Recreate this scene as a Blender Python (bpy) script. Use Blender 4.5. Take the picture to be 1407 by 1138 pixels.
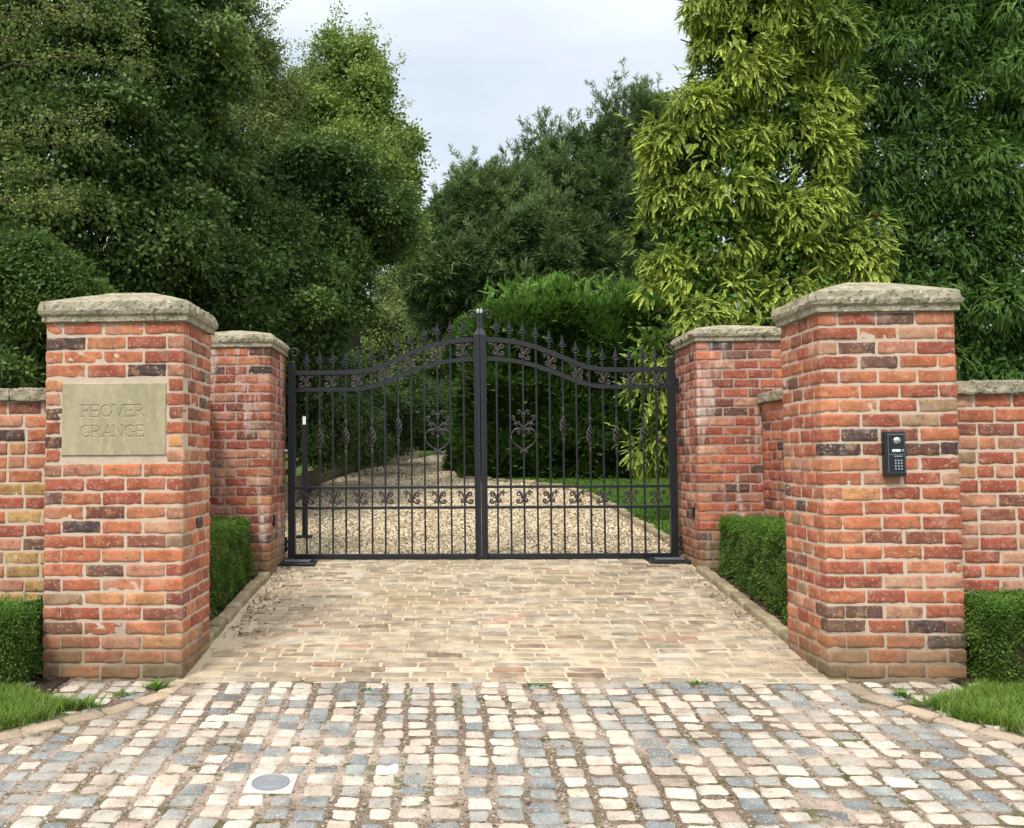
import bpy, math, random
import numpy as np
from mathutils import Matrix, Vector
for o in list(bpy.data.objects): bpy.data.objects.remove(o)
scn = bpy.context.scene
C = scn.collection
rad = math.radians

# ------------------------------------------------------------------ camera
FPX, PX0, IW, IH = 1268.24, 561.0, 1407.0, 1138.0
YAW, PIT, ROL = -2.10, 2.776, -0.378
EYE = np.array([0, 0, 1.71])
Rm = Matrix.Rotation(-rad(YAW), 3, 'Z') @ Matrix.Rotation(rad(90 + PIT), 3, 'X') @ Matrix.Rotation(rad(ROL), 3, 'Z')
cam = bpy.data.cameras.new('camera'); camo = bpy.data.objects.new('camera', cam); C.objects.link(camo)
camo.matrix_world = Matrix.Translation(Vector(EYE)) @ Rm.to_4x4()
cam.sensor_width = 36; cam.sensor_fit = 'HORIZONTAL'; cam.lens = 36 * FPX / IW
cam.shift_x = (IW / 2 - PX0) / IW
cam.clip_end = 800; cam.clip_start = 0.05
scn.camera = camo
RN = np.array(Rm)

# ------------------------------------------------------------------ sky, sun, exposure
SUN_EL, SUN_AZ = rad(52), rad(205)       # azimuth clockwise from +Y: behind the camera, a little to the left
w = bpy.data.worlds.new("World"); scn.world = w; w.use_nodes = True
nt = w.node_tree; nt.nodes.clear()
def N(t, ty, **k):
    n = t.nodes.new(ty)
    for a, b in k.items():
        if a.startswith('i_'):
            n.inputs[int(a[2:]) if a[2:].isdigit() else a[2:]].default_value = b
        else: setattr(n, a, b)
    return n
out = N(nt, 'ShaderNodeOutputWorld'); bg = N(nt, 'ShaderNodeBackground')
sky = N(nt, 'ShaderNodeTexSky', sky_type='NISHITA', sun_disc=False, sun_elevation=SUN_EL, sun_rotation=SUN_AZ)
tc = N(nt, 'ShaderNodeTexCoord'); mp = N(nt, 'ShaderNodeMapping'); mp.inputs['Scale'].default_value = (1.2, 1.2, 3.2)
n1 = N(nt, 'ShaderNodeTexNoise'); n1.inputs['Scale'].default_value = 1.7; n1.inputs['Detail'].default_value = 6; n1.inputs['Roughness'].default_value = .5
cr = N(nt, 'ShaderNodeValToRGB')
cr.color_ramp.elements[0].position = .36; cr.color_ramp.elements[0].color = (4.5, 5.25, 6.05, 1)
cr.color_ramp.elements[1].position = .62; cr.color_ramp.elements[1].color = (6.5, 6.9, 7.3, 1)
sep = N(nt, 'ShaderNodeSeparateXYZ'); mr = N(nt, 'ShaderNodeMapRange'); mr.inputs['From Min'].default_value = .45; mr.inputs['From Max'].default_value = .95
mr.inputs['To Min'].default_value = 1.0; mr.inputs['To Max'].default_value = 3.0
mul = N(nt, 'ShaderNodeVectorMath', operation='SCALE'); mx = N(nt, 'ShaderNodeMix', data_type='RGBA'); mx.inputs[0].default_value = .9
L = nt.links.new
L(tc.outputs['Generated'], mp.inputs[0]); L(mp.outputs[0], n1.inputs['Vector']); L(n1.outputs['Fac'], cr.inputs[0])
L(tc.outputs['Generated'], sep.inputs[0]); L(sep.outputs['Z'], mr.inputs['Value'])
L(cr.outputs[0], mul.inputs[0]); L(mr.outputs[0], mul.inputs['Scale'])
mw = N(nt, 'ShaderNodeMix', data_type='RGBA'); mr2 = N(nt, 'ShaderNodeMapRange'); mr2.inputs['From Min'].default_value = .40; mr2.inputs['From Max'].default_value = .9; mr2.inputs['To Max'].default_value = .8
L(sep.outputs['Z'], mr2.inputs['Value']); L(mr2.outputs[0], mw.inputs[0]); L(mul.outputs[0], mw.inputs[6]); mw.inputs[7].default_value = (18.4, 18.0, 17.2, 1)
L(sky.outputs[0], mx.inputs[6]); L(mw.outputs[2], mx.inputs[7]); L(mx.outputs[2], bg.inputs[0]); bg.inputs[1].default_value = .1
L(bg.outputs[0], out.inputs[0])
sl = bpy.data.lights.new('sun', 'SUN'); sl.energy = 2.1; sl.angle = rad(11); sl.color = (1, .95, .87)
so = bpy.data.objects.new('sun', sl); C.objects.link(so)
sd = Vector((math.sin(SUN_AZ) * math.cos(SUN_EL), math.cos(SUN_AZ) * math.cos(SUN_EL), math.sin(SUN_EL)))
so.rotation_euler = sd.to_track_quat('Z', 'Y').to_euler()
scn.view_settings.view_transform = 'Standard'; scn.view_settings.look = 'None'
scn.view_settings.exposure = 0.62; scn.view_settings.gamma = 1
scn.render.engine = 'CYCLES'
try:
    scn.cycles.max_bounces = 6; scn.cycles.diffuse_bounces = 3; scn.cycles.transmission_bounces = 3; scn.cycles.transparent_max_bounces = 4
except Exception: pass

# ------------------------------------------------------------------ site geometry
def gz(y):                                # the ground climbs gently from the road to the garden
    y = np.asarray(y, float)
    return np.interp(y, [-20, 5.67, 9.0, 26.0, 60, 400], [-1.0, .372, .688, 1.98, 2.3, 2.3])
def ray(px, py): return RN @ np.array([(px - PX0) / FPX, (IH / 2 - py) / FPX, -1.0])
def at(px, py, Y):
    d = ray(px, py); return EYE + d * (Y / d[1])
def gp(px, py):
    d = ray(px, py); t = 3.0
    while EYE[2] + d[2] * t > gz(d[1] * t) and t < 200: t += .01
    return EYE + d * t

# ------------------------------------------------------------------ numpy mesh helpers
rng = np.random.default_rng(7)
def h3(ix, iy, iz, s):
    n = (ix * 374761393 + iy * 668265263 + iz * 2147483647 + s * 1274126177) & 0xffffffff
    n = ((n ^ (n >> 13)) * 1103515245) & 0xffffffff
    n = ((n ^ (n >> 16)) * 2246822519) & 0xffffffff
    return (n & 0xffff) / 32767.5 - 1
def vnoise(P, f=1.0, s=0):
    P = np.asarray(P, float) * f + 1000.0
    i = np.floor(P).astype(np.int64); fr = P - i; fr = fr * fr * (3 - 2 * fr)
    r = 0
    for a in (0, 1):
        for b in (0, 1):
            for c in (0, 1):
                wt = (fr[..., 0] if a else 1 - fr[..., 0]) * (fr[..., 1] if b else 1 - fr[..., 1]) * (fr[..., 2] if c else 1 - fr[..., 2])
                r = r + wt * h3(i[..., 0] + a, i[..., 1] + b, i[..., 2] + c, s)
    return r
def fbm(P, f, s=0, o=3):
    return sum(vnoise(P, f * 2 ** k, s + k) / 2 ** k for k in range(o))

class Acc:
    def __init__(s): s.V = []; s.F = []; s.c = []; s.m = []; s.n = 0
    def add(s, V, F, col=(1, 1, 1), mi=0):
        V = np.asarray(V, float).reshape(-1, 3); F = np.asarray(F, dtype=np.int64)
        s.V.append(V); s.F.append(F + s.n); s.n += len(V)
        col = np.asarray(col, float)
        if col.ndim == 1: col = np.tile(col, (len(V), 1))
        s.c.append(col); s.m.append(np.full(len(F), mi))
        return s
    def build(s, name, mats, parent=None, smooth=False, loc=None):
        V = np.concatenate(s.V); c = np.concatenate(s.c)
        if loc is not None: V = V - np.asarray(loc, float)
        elif parent is not None: V = V - np.array(parent.location)
        sizes = np.concatenate([np.full(len(f), f.shape[1]) for f in s.F])
        lv = np.concatenate([f.reshape(-1) for f in s.F])
        me = bpy.data.meshes.new(name)
        me.vertices.add(len(V)); me.vertices.foreach_set('co', V.astype(np.float32).ravel())
        me.loops.add(len(lv)); me.loops.foreach_set('vertex_index', lv.astype(np.int32))
        me.polygons.add(len(sizes)); st = np.concatenate([[0], np.cumsum(sizes)[:-1]])
        me.polygons.foreach_set('loop_start', st.astype(np.int32))
        try: me.polygons.foreach_set('loop_total', sizes.astype(np.int32))
        except Exception: pass
        me.polygons.foreach_set('material_index', np.concatenate(s.m).astype(np.int32))
        me.polygons.foreach_set('use_smooth', np.full(len(sizes), smooth))
        me.update(calc_edges=True)
        a = me.color_attributes.new('tint', 'FLOAT_COLOR', 'POINT')
        a.data.foreach_set('color', np.hstack([c, np.ones((len(c), 1))]).astype(np.float32).ravel())
        for m in (mats if isinstance(mats, (list, tuple)) else [mats]): me.materials.append(m)
        o = bpy.data.objects.new(name, me); C.objects.link(o)
        if parent is not None: o.parent = parent
        if loc is not None: o.location = loc
        return o
def tag(o, label=None, cat=None, group=None, kind=None):
    if label: o['label'] = label
    if cat: o['category'] = cat
    if group: o['group'] = group
    if kind: o['kind'] = kind
    return o
def empty(name, loc, label, cat, group=None):
    o = bpy.data.objects.new(name, None); C.objects.link(o); o.location = loc; o.empty_display_size = .1
    return tag(o, label, cat, group)

def boxgrid(tx, ty, tz):
    V = []; F = []; idx = {}
    def vid(p):
        k = tuple(np.round(p, 5))
        if k not in idx: idx[k] = len(V); V.append(p)
        return idx[k]
    T = [tx, ty, tz]
    for ax in range(3):
        u, v = (ax + 1) % 3, (ax + 2) % 3
        for sgn in (-1, 1):
            for i in range(len(T[u]) - 1):
                for j in range(len(T[v]) - 1):
                    q = []
                    for (a, b) in ((i, j), (i + 1, j), (i + 1, j + 1), (i, j + 1)):
                        p = [0, 0, 0]; p[ax] = sgn; p[u] = T[u][a]; p[v] = T[v][b]; q.append(vid(tuple(p)))
                    F.append(q if sgn > 0 else q[::-1])
    return np.array(V, float), np.array(F)
TB = boxgrid([-1, -.95, -.7, -.35, 0, .35, .7, .95, 1], [-1, -.8, .0, .8, 1], [-1, -.84, -.4, 0, .4, .84, 1])
TB2 = boxgrid([-1, -.95, -.5, 0, .5, .95, 1], [-1, -.8, 0, .8, 1], [-1, -.5, .6, 1])
TS3 = boxgrid([-1, -.9, -.68, -.34, 0, .34, .68, .9, 1], [-1, -.88, -.6, -.2, .2, .6, .88, 1], [-1, 0, .8, 1])
TS = boxgrid([-1, -.88, -.45, 0, .45, .88, 1], [-1, -.86, -.4, .1, .5, .86, 1], [-1, 0, .8, 1])
def bricks(acc, cen, half, ang, col, r=.007, tpl=TB, amp=.0022, f=45, mi=0, seed=3, colvar=0.0, tilt=None):
    """many rounded, slightly irregular blocks; cen, half (N,3); ang (N,) about z"""
    cen = np.asarray(cen, float); half = np.asarray(half, float); ang = np.broadcast_to(np.asarray(ang, float), (len(cen),))
    V0, F0 = tpl; n, m = len(cen), len(V0)
    rr = np.broadcast_to(np.asarray(r, float), (n,))[:, None, None]
    p = V0[None] * half[:, None, :]
    inn = np.clip(p, -(half[:, None, :] - rr), half[:, None, :] - rr)
    d = p - inn; L_ = np.linalg.norm(d, axis=2, keepdims=True)
    L_ = np.maximum(L_, 1e-9); p = inn + rr * d / L_
    nrm = d / L_
    ca, sa = np.cos(ang)[:, None], np.sin(ang)[:, None]
    def rot(q): return np.stack([q[..., 0] * ca - q[..., 1] * sa, q[..., 0] * sa + q[..., 1] * ca, q[..., 2]], -1)
    if tilt is not None:
        p = p.copy(); p[..., 2] += p[..., 0] * tilt[:, None, 0] + p[..., 1] * tilt[:, None, 1]
    P = rot(p) + cen[:, None, :]; nr = rot(nrm)
    dn = fbm(P, f, seed, 2) * amp
    P = P + nr * dn[..., None]
    F = (F0[None] + (np.arange(n) * m)[:, None, None]).reshape(-1, 4)
    cc = np.repeat(np.asarray(col, float), m, axis=0)
    if colvar: cc = cc * (1 + colvar * fbm(P.reshape(-1, 3), 14, seed + 5, 2))[:, None]
    acc.add(P.reshape(-1, 3), F, np.clip(cc, 0, 1), mi)
def abox(acc, lo, hi, col=(1, 1, 1), mi=0, n=1):
    t = np.linspace(-1, 1, n + 1); V, F = boxgrid(t, t, t)
    lo = np.array(lo, float); hi = np.array(hi, float)
    acc.add((lo + hi) / 2 + V * (hi - lo) / 2, F, col, mi); return acc
def bbox(acc, lo, hi, r=.004, col=(1, 1, 1), mi=0):
    lo = np.array(lo, float); hi = np.array(hi, float)
    h = (hi - lo) / 2; rr = min(r, h.min() * .9)
    t = [[-1] + [-(1 - min(.9, rr / x)), (1 - min(.9, rr / x))] + [1] for x in h]
    V, F = boxgrid(*t); p = V * h; inn = np.clip(p, -(h - rr), h - rr); d = p - inn
    p = inn + rr * d / np.maximum(np.linalg.norm(d, axis=1, keepdims=True), 1e-9)
    acc.add((lo + hi) / 2 + p, F, col, mi); return acc
def tube(acc, pts, r, n=8, col=(1, 1, 1), mi=0, flat=None, cap=True):
    pts = np.asarray(pts, float); k = len(pts); r = np.broadcast_to(np.asarray(r, float), (k,))
    T = np.gradient(pts, axis=0); T /= np.maximum(np.linalg.norm(T, axis=1, keepdims=True), 1e-9)
    up = np.array([0, 1, 0.]) if abs(T[:, 1]).max() < .9 else np.array([0.3, 0, 1.])
    A = np.cross(T, up); A /= np.maximum(np.linalg.norm(A, axis=1, keepdims=True), 1e-9); B = np.cross(T, A)
    th = np.linspace(0, 2 * np.pi, n, endpoint=False) + (np.pi / 4 if n == 4 else 0)
    fl = 1 if flat is None else flat
    V = pts[:, None] + r[:, None, None] * (np.cos(th)[None, :, None] * A[:, None] + fl * np.sin(th)[None, :, None] * B[:, None])
    F = []
    for i in range(k - 1):
        for j in range(n):
            F.append([i * n + j, i * n + (j + 1) % n, (i + 1) * n + (j + 1) % n, (i + 1) * n + j])
    acc.add(V.reshape(-1, 3), F, col, mi)
    if cap and n == 4:
        acc.add(V[0], [[3, 2, 1, 0]], col, mi); acc.add(V[-1], [[0, 1, 2, 3]], col, mi)
    return acc
def sheet(acc, xs, ys, zf, col=(1, 1, 1), mi=0):
    X, Y = np.meshgrid(xs, ys); Z = zf(X, Y); V = np.stack([X, Y, Z], -1).reshape(-1, 3)
    a, b = len(ys), len(xs); i = np.arange((a - 1) * b).reshape(a - 1, b)[:, :-1].ravel()
    acc.add(V, np.stack([i, i + 1, i + 1 + b, i + b], 1), col, mi); return acc

# ------------------------------------------------------------------ materials
STAIN = {}
def mat(name, base=(.5, .5, .5), rough=.8, spec=.3, attr=False, bump=0, bscale=60, layers=(), metallic=0, transl=0, bdist=.01, obj=True, bdetail=5):
    m = bpy.data.materials.new(name); m.use_nodes = True; t = m.node_tree; L = t.links.new
    b = t.nodes['Principled BSDF']; o = t.nodes['Material Output']
    b.inputs['Roughness'].default_value = rough; b.inputs['Specular IOR Level'].default_value = spec; b.inputs['Metallic'].default_value = metallic
    tc = t.nodes.new('ShaderNodeTexCoord'); co = tc.outputs['Object']
    if attr:
        a = t.nodes.new('ShaderNodeAttribute'); a.attribute_name = 'tint'; cur = a.outputs['Color']
    else:
        a = t.nodes.new('ShaderNodeRGB'); a.outputs[0].default_value = (*base, 1); cur = a.outputs[0]
    for (sc, lo, hi, c, amt, *rest) in layers:       # scale, threshold low, high, colour, amount, optional (stretch)
        n = t.nodes.new('ShaderNodeTexNoise'); n.inputs['Scale'].default_value = sc; n.inputs['Detail'].default_value = 6; n.inputs['Roughness'].default_value = .6
        if rest:
            mp = t.nodes.new('ShaderNodeMapping'); mp.inputs['Scale'].default_value = rest[0]; mp.inputs['Location'].default_value = (sc * .37, sc * .11, 3.1)
            L(co, mp.inputs[0]); L(mp.outputs[0], n.inputs['Vector'])
        else: L(co, n.inputs['Vector'])
        r = t.nodes.new('ShaderNodeMapRange'); r.inputs['From Min'].default_value = lo; r.inputs['From Max'].default_value = hi; r.inputs['To Max'].default_value = amt
        L(n.outputs['Fac'], r.inputs['Value'])
        x = t.nodes.new('ShaderNodeMix'); x.data_type = 'RGBA'; L(r.outputs[0], x.inputs[0]); L(cur, x.inputs[6]); x.inputs[7].default_value = (*c, 1); cur = x.outputs[2]
    if name in ('brick', 'brick_old', 'mortar', 'mortar_old'):     # damp and algae climbing the foot of the wall
        sp = t.nodes.new('ShaderNodeSeparateXYZ'); L(co, sp.inputs[0]); n = t.nodes.new('ShaderNodeTexNoise'); n.inputs['Scale'].default_value = 5; n.inputs['Detail'].default_value = 5; L(co, n.inputs['Vector'])
        ad = t.nodes.new('ShaderNodeMath'); ad.operation = 'MULTIPLY_ADD'; L(n.outputs['Fac'], ad.inputs[0]); ad.inputs[1].default_value = -.55; L(sp.outputs['Z'], ad.inputs[2])
        r = t.nodes.new('ShaderNodeMapRange'); r.inputs['From Min'].default_value = .08; r.inputs['From Max'].default_value = -.20; r.inputs['To Max'].default_value = .68; L(ad.outputs[0], r.inputs['Value'])
        x = t.nodes.new('ShaderNodeMix'); x.data_type = 'RGBA'; L(r.outputs[0], x.inputs[0]); L(cur, x.inputs[6]); x.inputs[7].default_value = (.15, .125, .065, 1); cur = x.outputs[2]
    L(cur, b.inputs['Base Color'])
    if bump:
        n = t.nodes.new('ShaderNodeTexNoise'); n.inputs['Scale'].default_value = bscale; n.inputs['Detail'].default_value = bdetail; n.inputs['Roughness'].default_value = .65
        L(co, n.inputs['Vector']); bp = t.nodes.new('ShaderNodeBump'); bp.inputs['Strength'].default_value = bump; bp.inputs['Distance'].default_value = bdist
        L(n.outputs['Fac'], bp.inputs['Height']); L(bp.outputs[0], b.inputs['Normal'])
    if transl:
        tr = t.nodes.new('ShaderNodeBsdfTranslucent'); L(cur, tr.inputs[0]); ms = t.nodes.new('ShaderNodeMixShader'); ms.inputs[0].default_value = transl
        L(b.outputs[0], ms.inputs[1]); L(tr.outputs[0], ms.inputs[2]); L(ms.outputs[0], o.inputs[0])
    return m
M = {}
M['brick'] = mat('brick', attr=True, rough=.88, spec=.2, bump=.5, bscale=130, bdist=.006,
    layers=[(13, .48, .68, (.20, .055, .04), .55), (17, .54, .70, (.50, .26, .12), .55), (42, .57, .70, (.09, .05, .04), .65), (60, .56, .68, (.56, .42, .31), .65), (7, .56, .72, (.58, .46, .37), .32), (230, .5, .7, (.12, .06, .05), .45)])
M['brick_old'] = mat('brick_old', attr=True, rough=.9, spec=.2, bump=.5, bscale=130, bdist=.006,
    layers=[(14, .48, .68, (.17, .06, .045), .6), (42, .56, .70, (.09, .05, .04), .6), (50, .55, .70, (.52, .40, .33), .65), (3.2, .55, .66, (.64, .54, .49), .7, (2.2, 2.2, .35)), (230, .5, .75, (.12, .06, .05), .4)])
M['mortar'] = mat('mortar', (.58, .47, .37), rough=.95, spec=.1, bump=.8, bscale=150, bdist=.006, layers=[(25, .4, .7, (.50, .38, .29), .6), (4, .58, .72, (.42, .32, .25), .5), (180, .55, .75, (.25, .18, .13), .5)])
M['mortar_old'] = mat('mortar_old', (.36, .255, .205), rough=.95, spec=.1, bump=.8, bscale=150, bdist=.006, layers=[(25, .4, .7, (.36, .22, .17), .6), (4, .5, .7, (.60, .5, .45), .5)])
M['cap'] = mat('sandstone_cap', (.42, .37, .27), rough=.95, spec=.1, bump=1, bscale=55, bdist=.02,
    layers=[(9, .45, .65, (.25, .225, .15), .8), (34, .56, .64, (.07, .065, .05), .75), (22, .60, .66, (.56, .53, .44), .85), (6, .55, .7, (.20, .21, .09), .5), (90, .57, .66, (.07, .06, .05), .5)])
M['tablet'] = mat('carved_sandstone', attr=True, rough=.9, spec=.15, bump=.25, bscale=220, bdist=.003,
    layers=[(5, .42, .62, (.27, .245, .15), .5, (3, 3, .5)), (14, .5, .66, (.45, .37, .22), .75, (2, 2, .6)), (60, .6, .7, (.2, .2, .13), .4)])
M['sett'] = mat('granite_setts', attr=True, rough=.8, spec=.3, bump=.6, bscale=90, bdist=.008,
    layers=[(150, .50, .64, (.10, .09, .08), .55), (110, .57, .66, (.62, .56, .48), .6), (14, .5, .7, (.30, .235, .17), .35), (2.2, .48, .66, (.45, .37, .30), .5), (30, .60, .70, (.07, .065, .05), .5)])
M['bed'] = mat('joint_sand', (.14, .105, .075), rough=.95, spec=.1, bump=1, bscale=110, bdist=.012,
    layers=[(150, .5, .62, (.42, .33, .24), .8), (1.5, .49, .62, (.46, .37, .30), .85), (5, .57, .63, (.085, .09, .03), .75), (45, .55, .64, (.04, .03, .022), .85)])
M['paver'] = mat('buff_pavers', attr=True, rough=.92, spec=.15, bump=.7, bscale=70, bdist=.006,
    layers=[(16, .50, .68, (.41, .335, .235), .35), (50, .57, .68, (.13, .10, .06), .65), (150, .52, .66, (.2, .15, .09), .4), (1.3, .50, .70, (.25, .185, .09), .5), (5, .62, .7, (.24, .19, .11), .45, (.5, 3, 1))])
M['paver_sand'] = mat('paver_jointing', (.47, .395, .285), rough=.95, spec=.1, bump=.7, bscale=90, bdist=.006,
    layers=[(40, .5, .68, (.36, .28, .17), .7), (1.6, .5, .7, (.30, .23, .12), .5), (9, .62, .70, (.16, .12, .06), .6, (.5, 3, 1))])
M['kerb'] = mat('kerb_stone', attr=True, rough=.92, spec=.15, bump=.8, bscale=60, bdist=.01, layers=[(12, .5, .65, (.22, .19, .1), .6), (50, .58, .68, (.1, .1, .04), .6)])
M['iron'] = mat('black_painted_iron', (.006, .0075, .011), rough=.42, spec=.55, bump=.15, bscale=200, bdist=.002, layers=[(30, .5, .7, (.02, .021, .024), .5)])
M['bronze'] = mat('rubbed_bronze_iron', (.032, .025, .026), rough=.42, spec=.6, metallic=.2, bump=.2, bscale=200, bdist=.002, layers=[(40, .5, .65, (.10, .08, .078), .5)])
M['soil'] = mat('soil', (.045, .03, .022), rough=1, spec=.05, bump=1, bscale=50, bdist=.03, layers=[(40, .5, .65, (.10, .07, .05), .6)])
M['turf'] = mat('turf_soil', (.05, .075, .018), rough=1, spec=.05, bump=.6, bscale=30, bdist=.03, layers=[(6, .4, .6, (.07, .11, .02), .6)])
M['gravel'] = mat('gravel', attr=True, rough=.85, spec=.25)
M['gravelbed'] = mat('gravel_bed', (.48, .40, .27), rough=.95, spec=.1, bump=1, bscale=55, bdist=.03, layers=[(45, .46, .52, (.13, .09, .05), .75), (60, .55, .6, (.62, .54, .40), .9), (.9, .45, .65, (.30, .21, .12), .45)])
def leafmat(n, **k): return mat(n, attr=True, rough=.55, spec=.22, transl=.25, **k)
M['leaf'] = leafmat('leaves')
M['leaf_matt'] = mat('needles', attr=True, rough=.7, spec=.15, transl=.12)
M['bark'] = mat('bark', (.075, .055, .04), rough=.95, spec=.1, bump=1, bscale=14, bdist=.05, layers=[(9, .45, .65, (.035, .03, .022), .7), (5, .55, .7, (.06, .08, .03), .5)])
M['palecap'] = mat('pale_metal_cap', (.42, .44, .47), rough=.4, metallic=.3, spec=.5)  # pale grey for the top of the gate's centre stub
M['plastic'] = mat('black_plastic', (.012, .013, .015), rough=.35, spec=.5)
M['steel'] = mat('brushed_steel', (.55, .56, .57), rough=.25, spec=.5, metallic=.9)
M['white'] = mat('white_label', (.75, .78, .76), rough=.4)
M['grey'] = mat('grey_plastic', (.10, .11, .12), rough=.4, spec=.5)
M['board'] = mat('weathered_boards', (.32, .28, .20), rough=.9, spec=.1, bump=.6, bscale=20, bdist=.01, layers=[(6, .4, .6, (.20, .18, .11), .6, (4, 4, .6)), (30, .5, .65, (.28, .25, .2), .5, (6, 6, .5))])
M['coverframe'] = mat('pale_concrete_frame', (.44, .42, .385), rough=.8, bump=.3, bscale=100)
M['covermetal'] = mat('galvanised_lid', (.22, .23, .25), rough=.55, spec=.5, metallic=.3, bump=.5, bscale=50, bdist=.003)

# ------------------------------------------------------------------ ground
def xr(a, b, s): return np.linspace(a, b, max(2, int((b - a) / s) + 1))
a = Acc()
sheet(a, np.concatenate([[-400, -100, -40], xr(-20, 20, .8), [40, 100, 400]]), np.concatenate([[-20, -5, 0, 3], xr(5, 40, .6), [60, 120, 400]]), lambda X, Y: gz(Y) - .05)
tag(a.build('ground', M['turf']), kind='structure')

# cobbled forecourt ---------------------------------------------------------
edgeL = [(-1.60, 5.60), (-1.64, 5.32), (-1.85, 5.03), (-2.04, 4.85), (-2.24, 4.66), (-2.6, 4.42), (-3.2, 4.15)]
edgeR = [(2.36, 5.60), (2.40, 5.33), (2.50, 5.15), (2.58, 4.98), (2.70, 4.82), (2.80, 4.66), (3.1, 4.42), (3.7, 4.12)]
def resample(pts, s):
    pts = np.array(pts, float); d = np.r_[0, np.cumsum(np.linalg.norm(np.diff(pts, axis=0), axis=1))]
    n = int(d[-1] / s); t = (np.arange(n) + .5) * s
    x = np.interp(t, d, pts[:, 0]); y = np.interp(t, d, pts[:, 1]); e = 1e-3
    an = np.arctan2(np.interp(t + e, d, pts[:, 1]) - np.interp(t - e, d, pts[:, 1]), np.interp(t + e, d, pts[:, 0]) - np.interp(t - e, d, pts[:, 0]))
    return x, y, an
eL = np.array(edgeL); eR = np.array(edgeR)
def dist_poly(x, y, P):
    r = np.full(np.shape(x), 9.)
    for (p, q) in zip(P[:-1], P[1:]):
        v = q - p; t = np.clip(((x - p[0]) * v[0] + (y - p[1]) * v[1]) / (v @ v), 0, 1)
        r = np.minimum(r, np.hypot(x - p[0] - t * v[0], y - p[1] - t * v[1]))
    return r
a = Acc()
sheet(a, xr(-4.5, 5, .05), xr(2.2, 5.66, .05), lambda X, Y: gz(Y) - .0015 + .0035 * fbm(np.stack([X, Y, X * 0], -1), 6, 2), mi=1)
cx = []; ch = []; cc = []; tl = []; ca = []
pal = np.array([[.44, .395, .33], [.41, .35, .285], [.46, .42, .36], [.38, .32, .26], [.35, .325, .285], [.41, .35, .27], [.205, .225, .225], [.175, .195, .20], [.25, .27, .26], [.30, .295, .26], [.13, .14, .145], [.36, .275, .225]])
pw = np.array([.18, .12, .13, .09, .08, .04, .12, .08, .08, .05, .02, .03]); pw /= pw.sum()
px_, py_ = .141, .116
colx = [-5.4]
while colx[-1] < 5.8: colx.append(colx[-1] + rng.uniform(.131, .150))
gaps = rng.choice([.003, .007, .011], len(colx), p=[.35, .4, .25])
for i in range(len(colx) - 1):
    ph = rng.uniform(0, 6); oy = rng.normal(0, .012)
    for j in range(27):
        yy = 5.55 - .1165 * j + oy + rng.normal(0, .006)
        x = (colx[i] + colx[i + 1]) / 2 + rng.normal(0, .006) + .02 * math.sin(yy * 1.7)
        dl = dist_poly(np.array([x]), np.array([yy]), eL)[0]; dr = dist_poly(np.array([x]), np.array([yy]), eR)[0]
        if dl < .105 or dr < .105: continue
        if math.hypot(x + .76, yy - 4.11) < .155: continue
        cx.append((x, yy, 0)); ch.append(((colx[i + 1] - colx[i]) / 2 - gaps[i] - rng.uniform(0, .012), .0525 - rng.uniform(.000, .009), .03))
        k = rng.choice(len(pal), p=pw); cc.append(pal[k] * rng.uniform(.88, 1.12) * (1.08 if k < 6 else .92)); tl.append((rng.normal(0, .02), rng.normal(0, .025) + .09)); ca.append(rng.normal(0, .06))
cx = np.array(cx); cx[:, 2] = gz(cx[:, 1]) - .024 + rng.normal(0, .0016, len(cx))
bricks(a, cx, ch, ca, cc, r=rng.uniform(.013, .022, len(cx)), tpl=TS3, amp=.0050, f=26, colvar=.30, tilt=np.array(tl))
# ends and small rubble between the setts
n = 2600; x = rng.uniform(-3, 3.6, n); y = rng.uniform(3.3, 5.6, n)
x = np.array(colx)[np.clip(np.searchsorted(colx, x), 0, len(colx) - 1)] + rng.normal(0, .009, n) + .02 * np.sin(y * 1.7)
P = np.stack([x, y, gz(y) - .002], 1); h = np.stack([rng.uniform(.003, .009, n), rng.uniform(.004, .010, n), rng.uniform(.003, .006, n)], 1)
rc = pal[rng.choice(6, n)] * rng.uniform(.55, 1.1, (n, 1))
bricks(a, P, h, rng.uniform(0, 3, n), rc, r=.0038, tpl=boxgrid([-1, 0, 1], [-1, 0, 1], [-1, 1]), amp=.002, f=80)
# flat buff stones edging the bellmouth
for P_, sgn in ((edgeL, 1), (edgeR, -1)):
    x, y, an = resample(P_, .215); n = len(x)
    pc = np.array([.36, .275, .19]) * rng.uniform(.7, 1.15, (n, 1))
    bricks(a, np.stack([x, y, gz(y) - .020], 1), np.stack([np.full(n, .100), np.full(n, .055), np.full(n, .03)], 1), an, pc, r=.014, tpl=TS, amp=.004, f=20, colvar=.2, tilt=np.stack([.07 * np.sin(an), .07 * np.cos(an)], 1))
road = tag(a.build('cobbled_road', [M['sett'], M['bed']], smooth=True), kind='structure')

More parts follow.
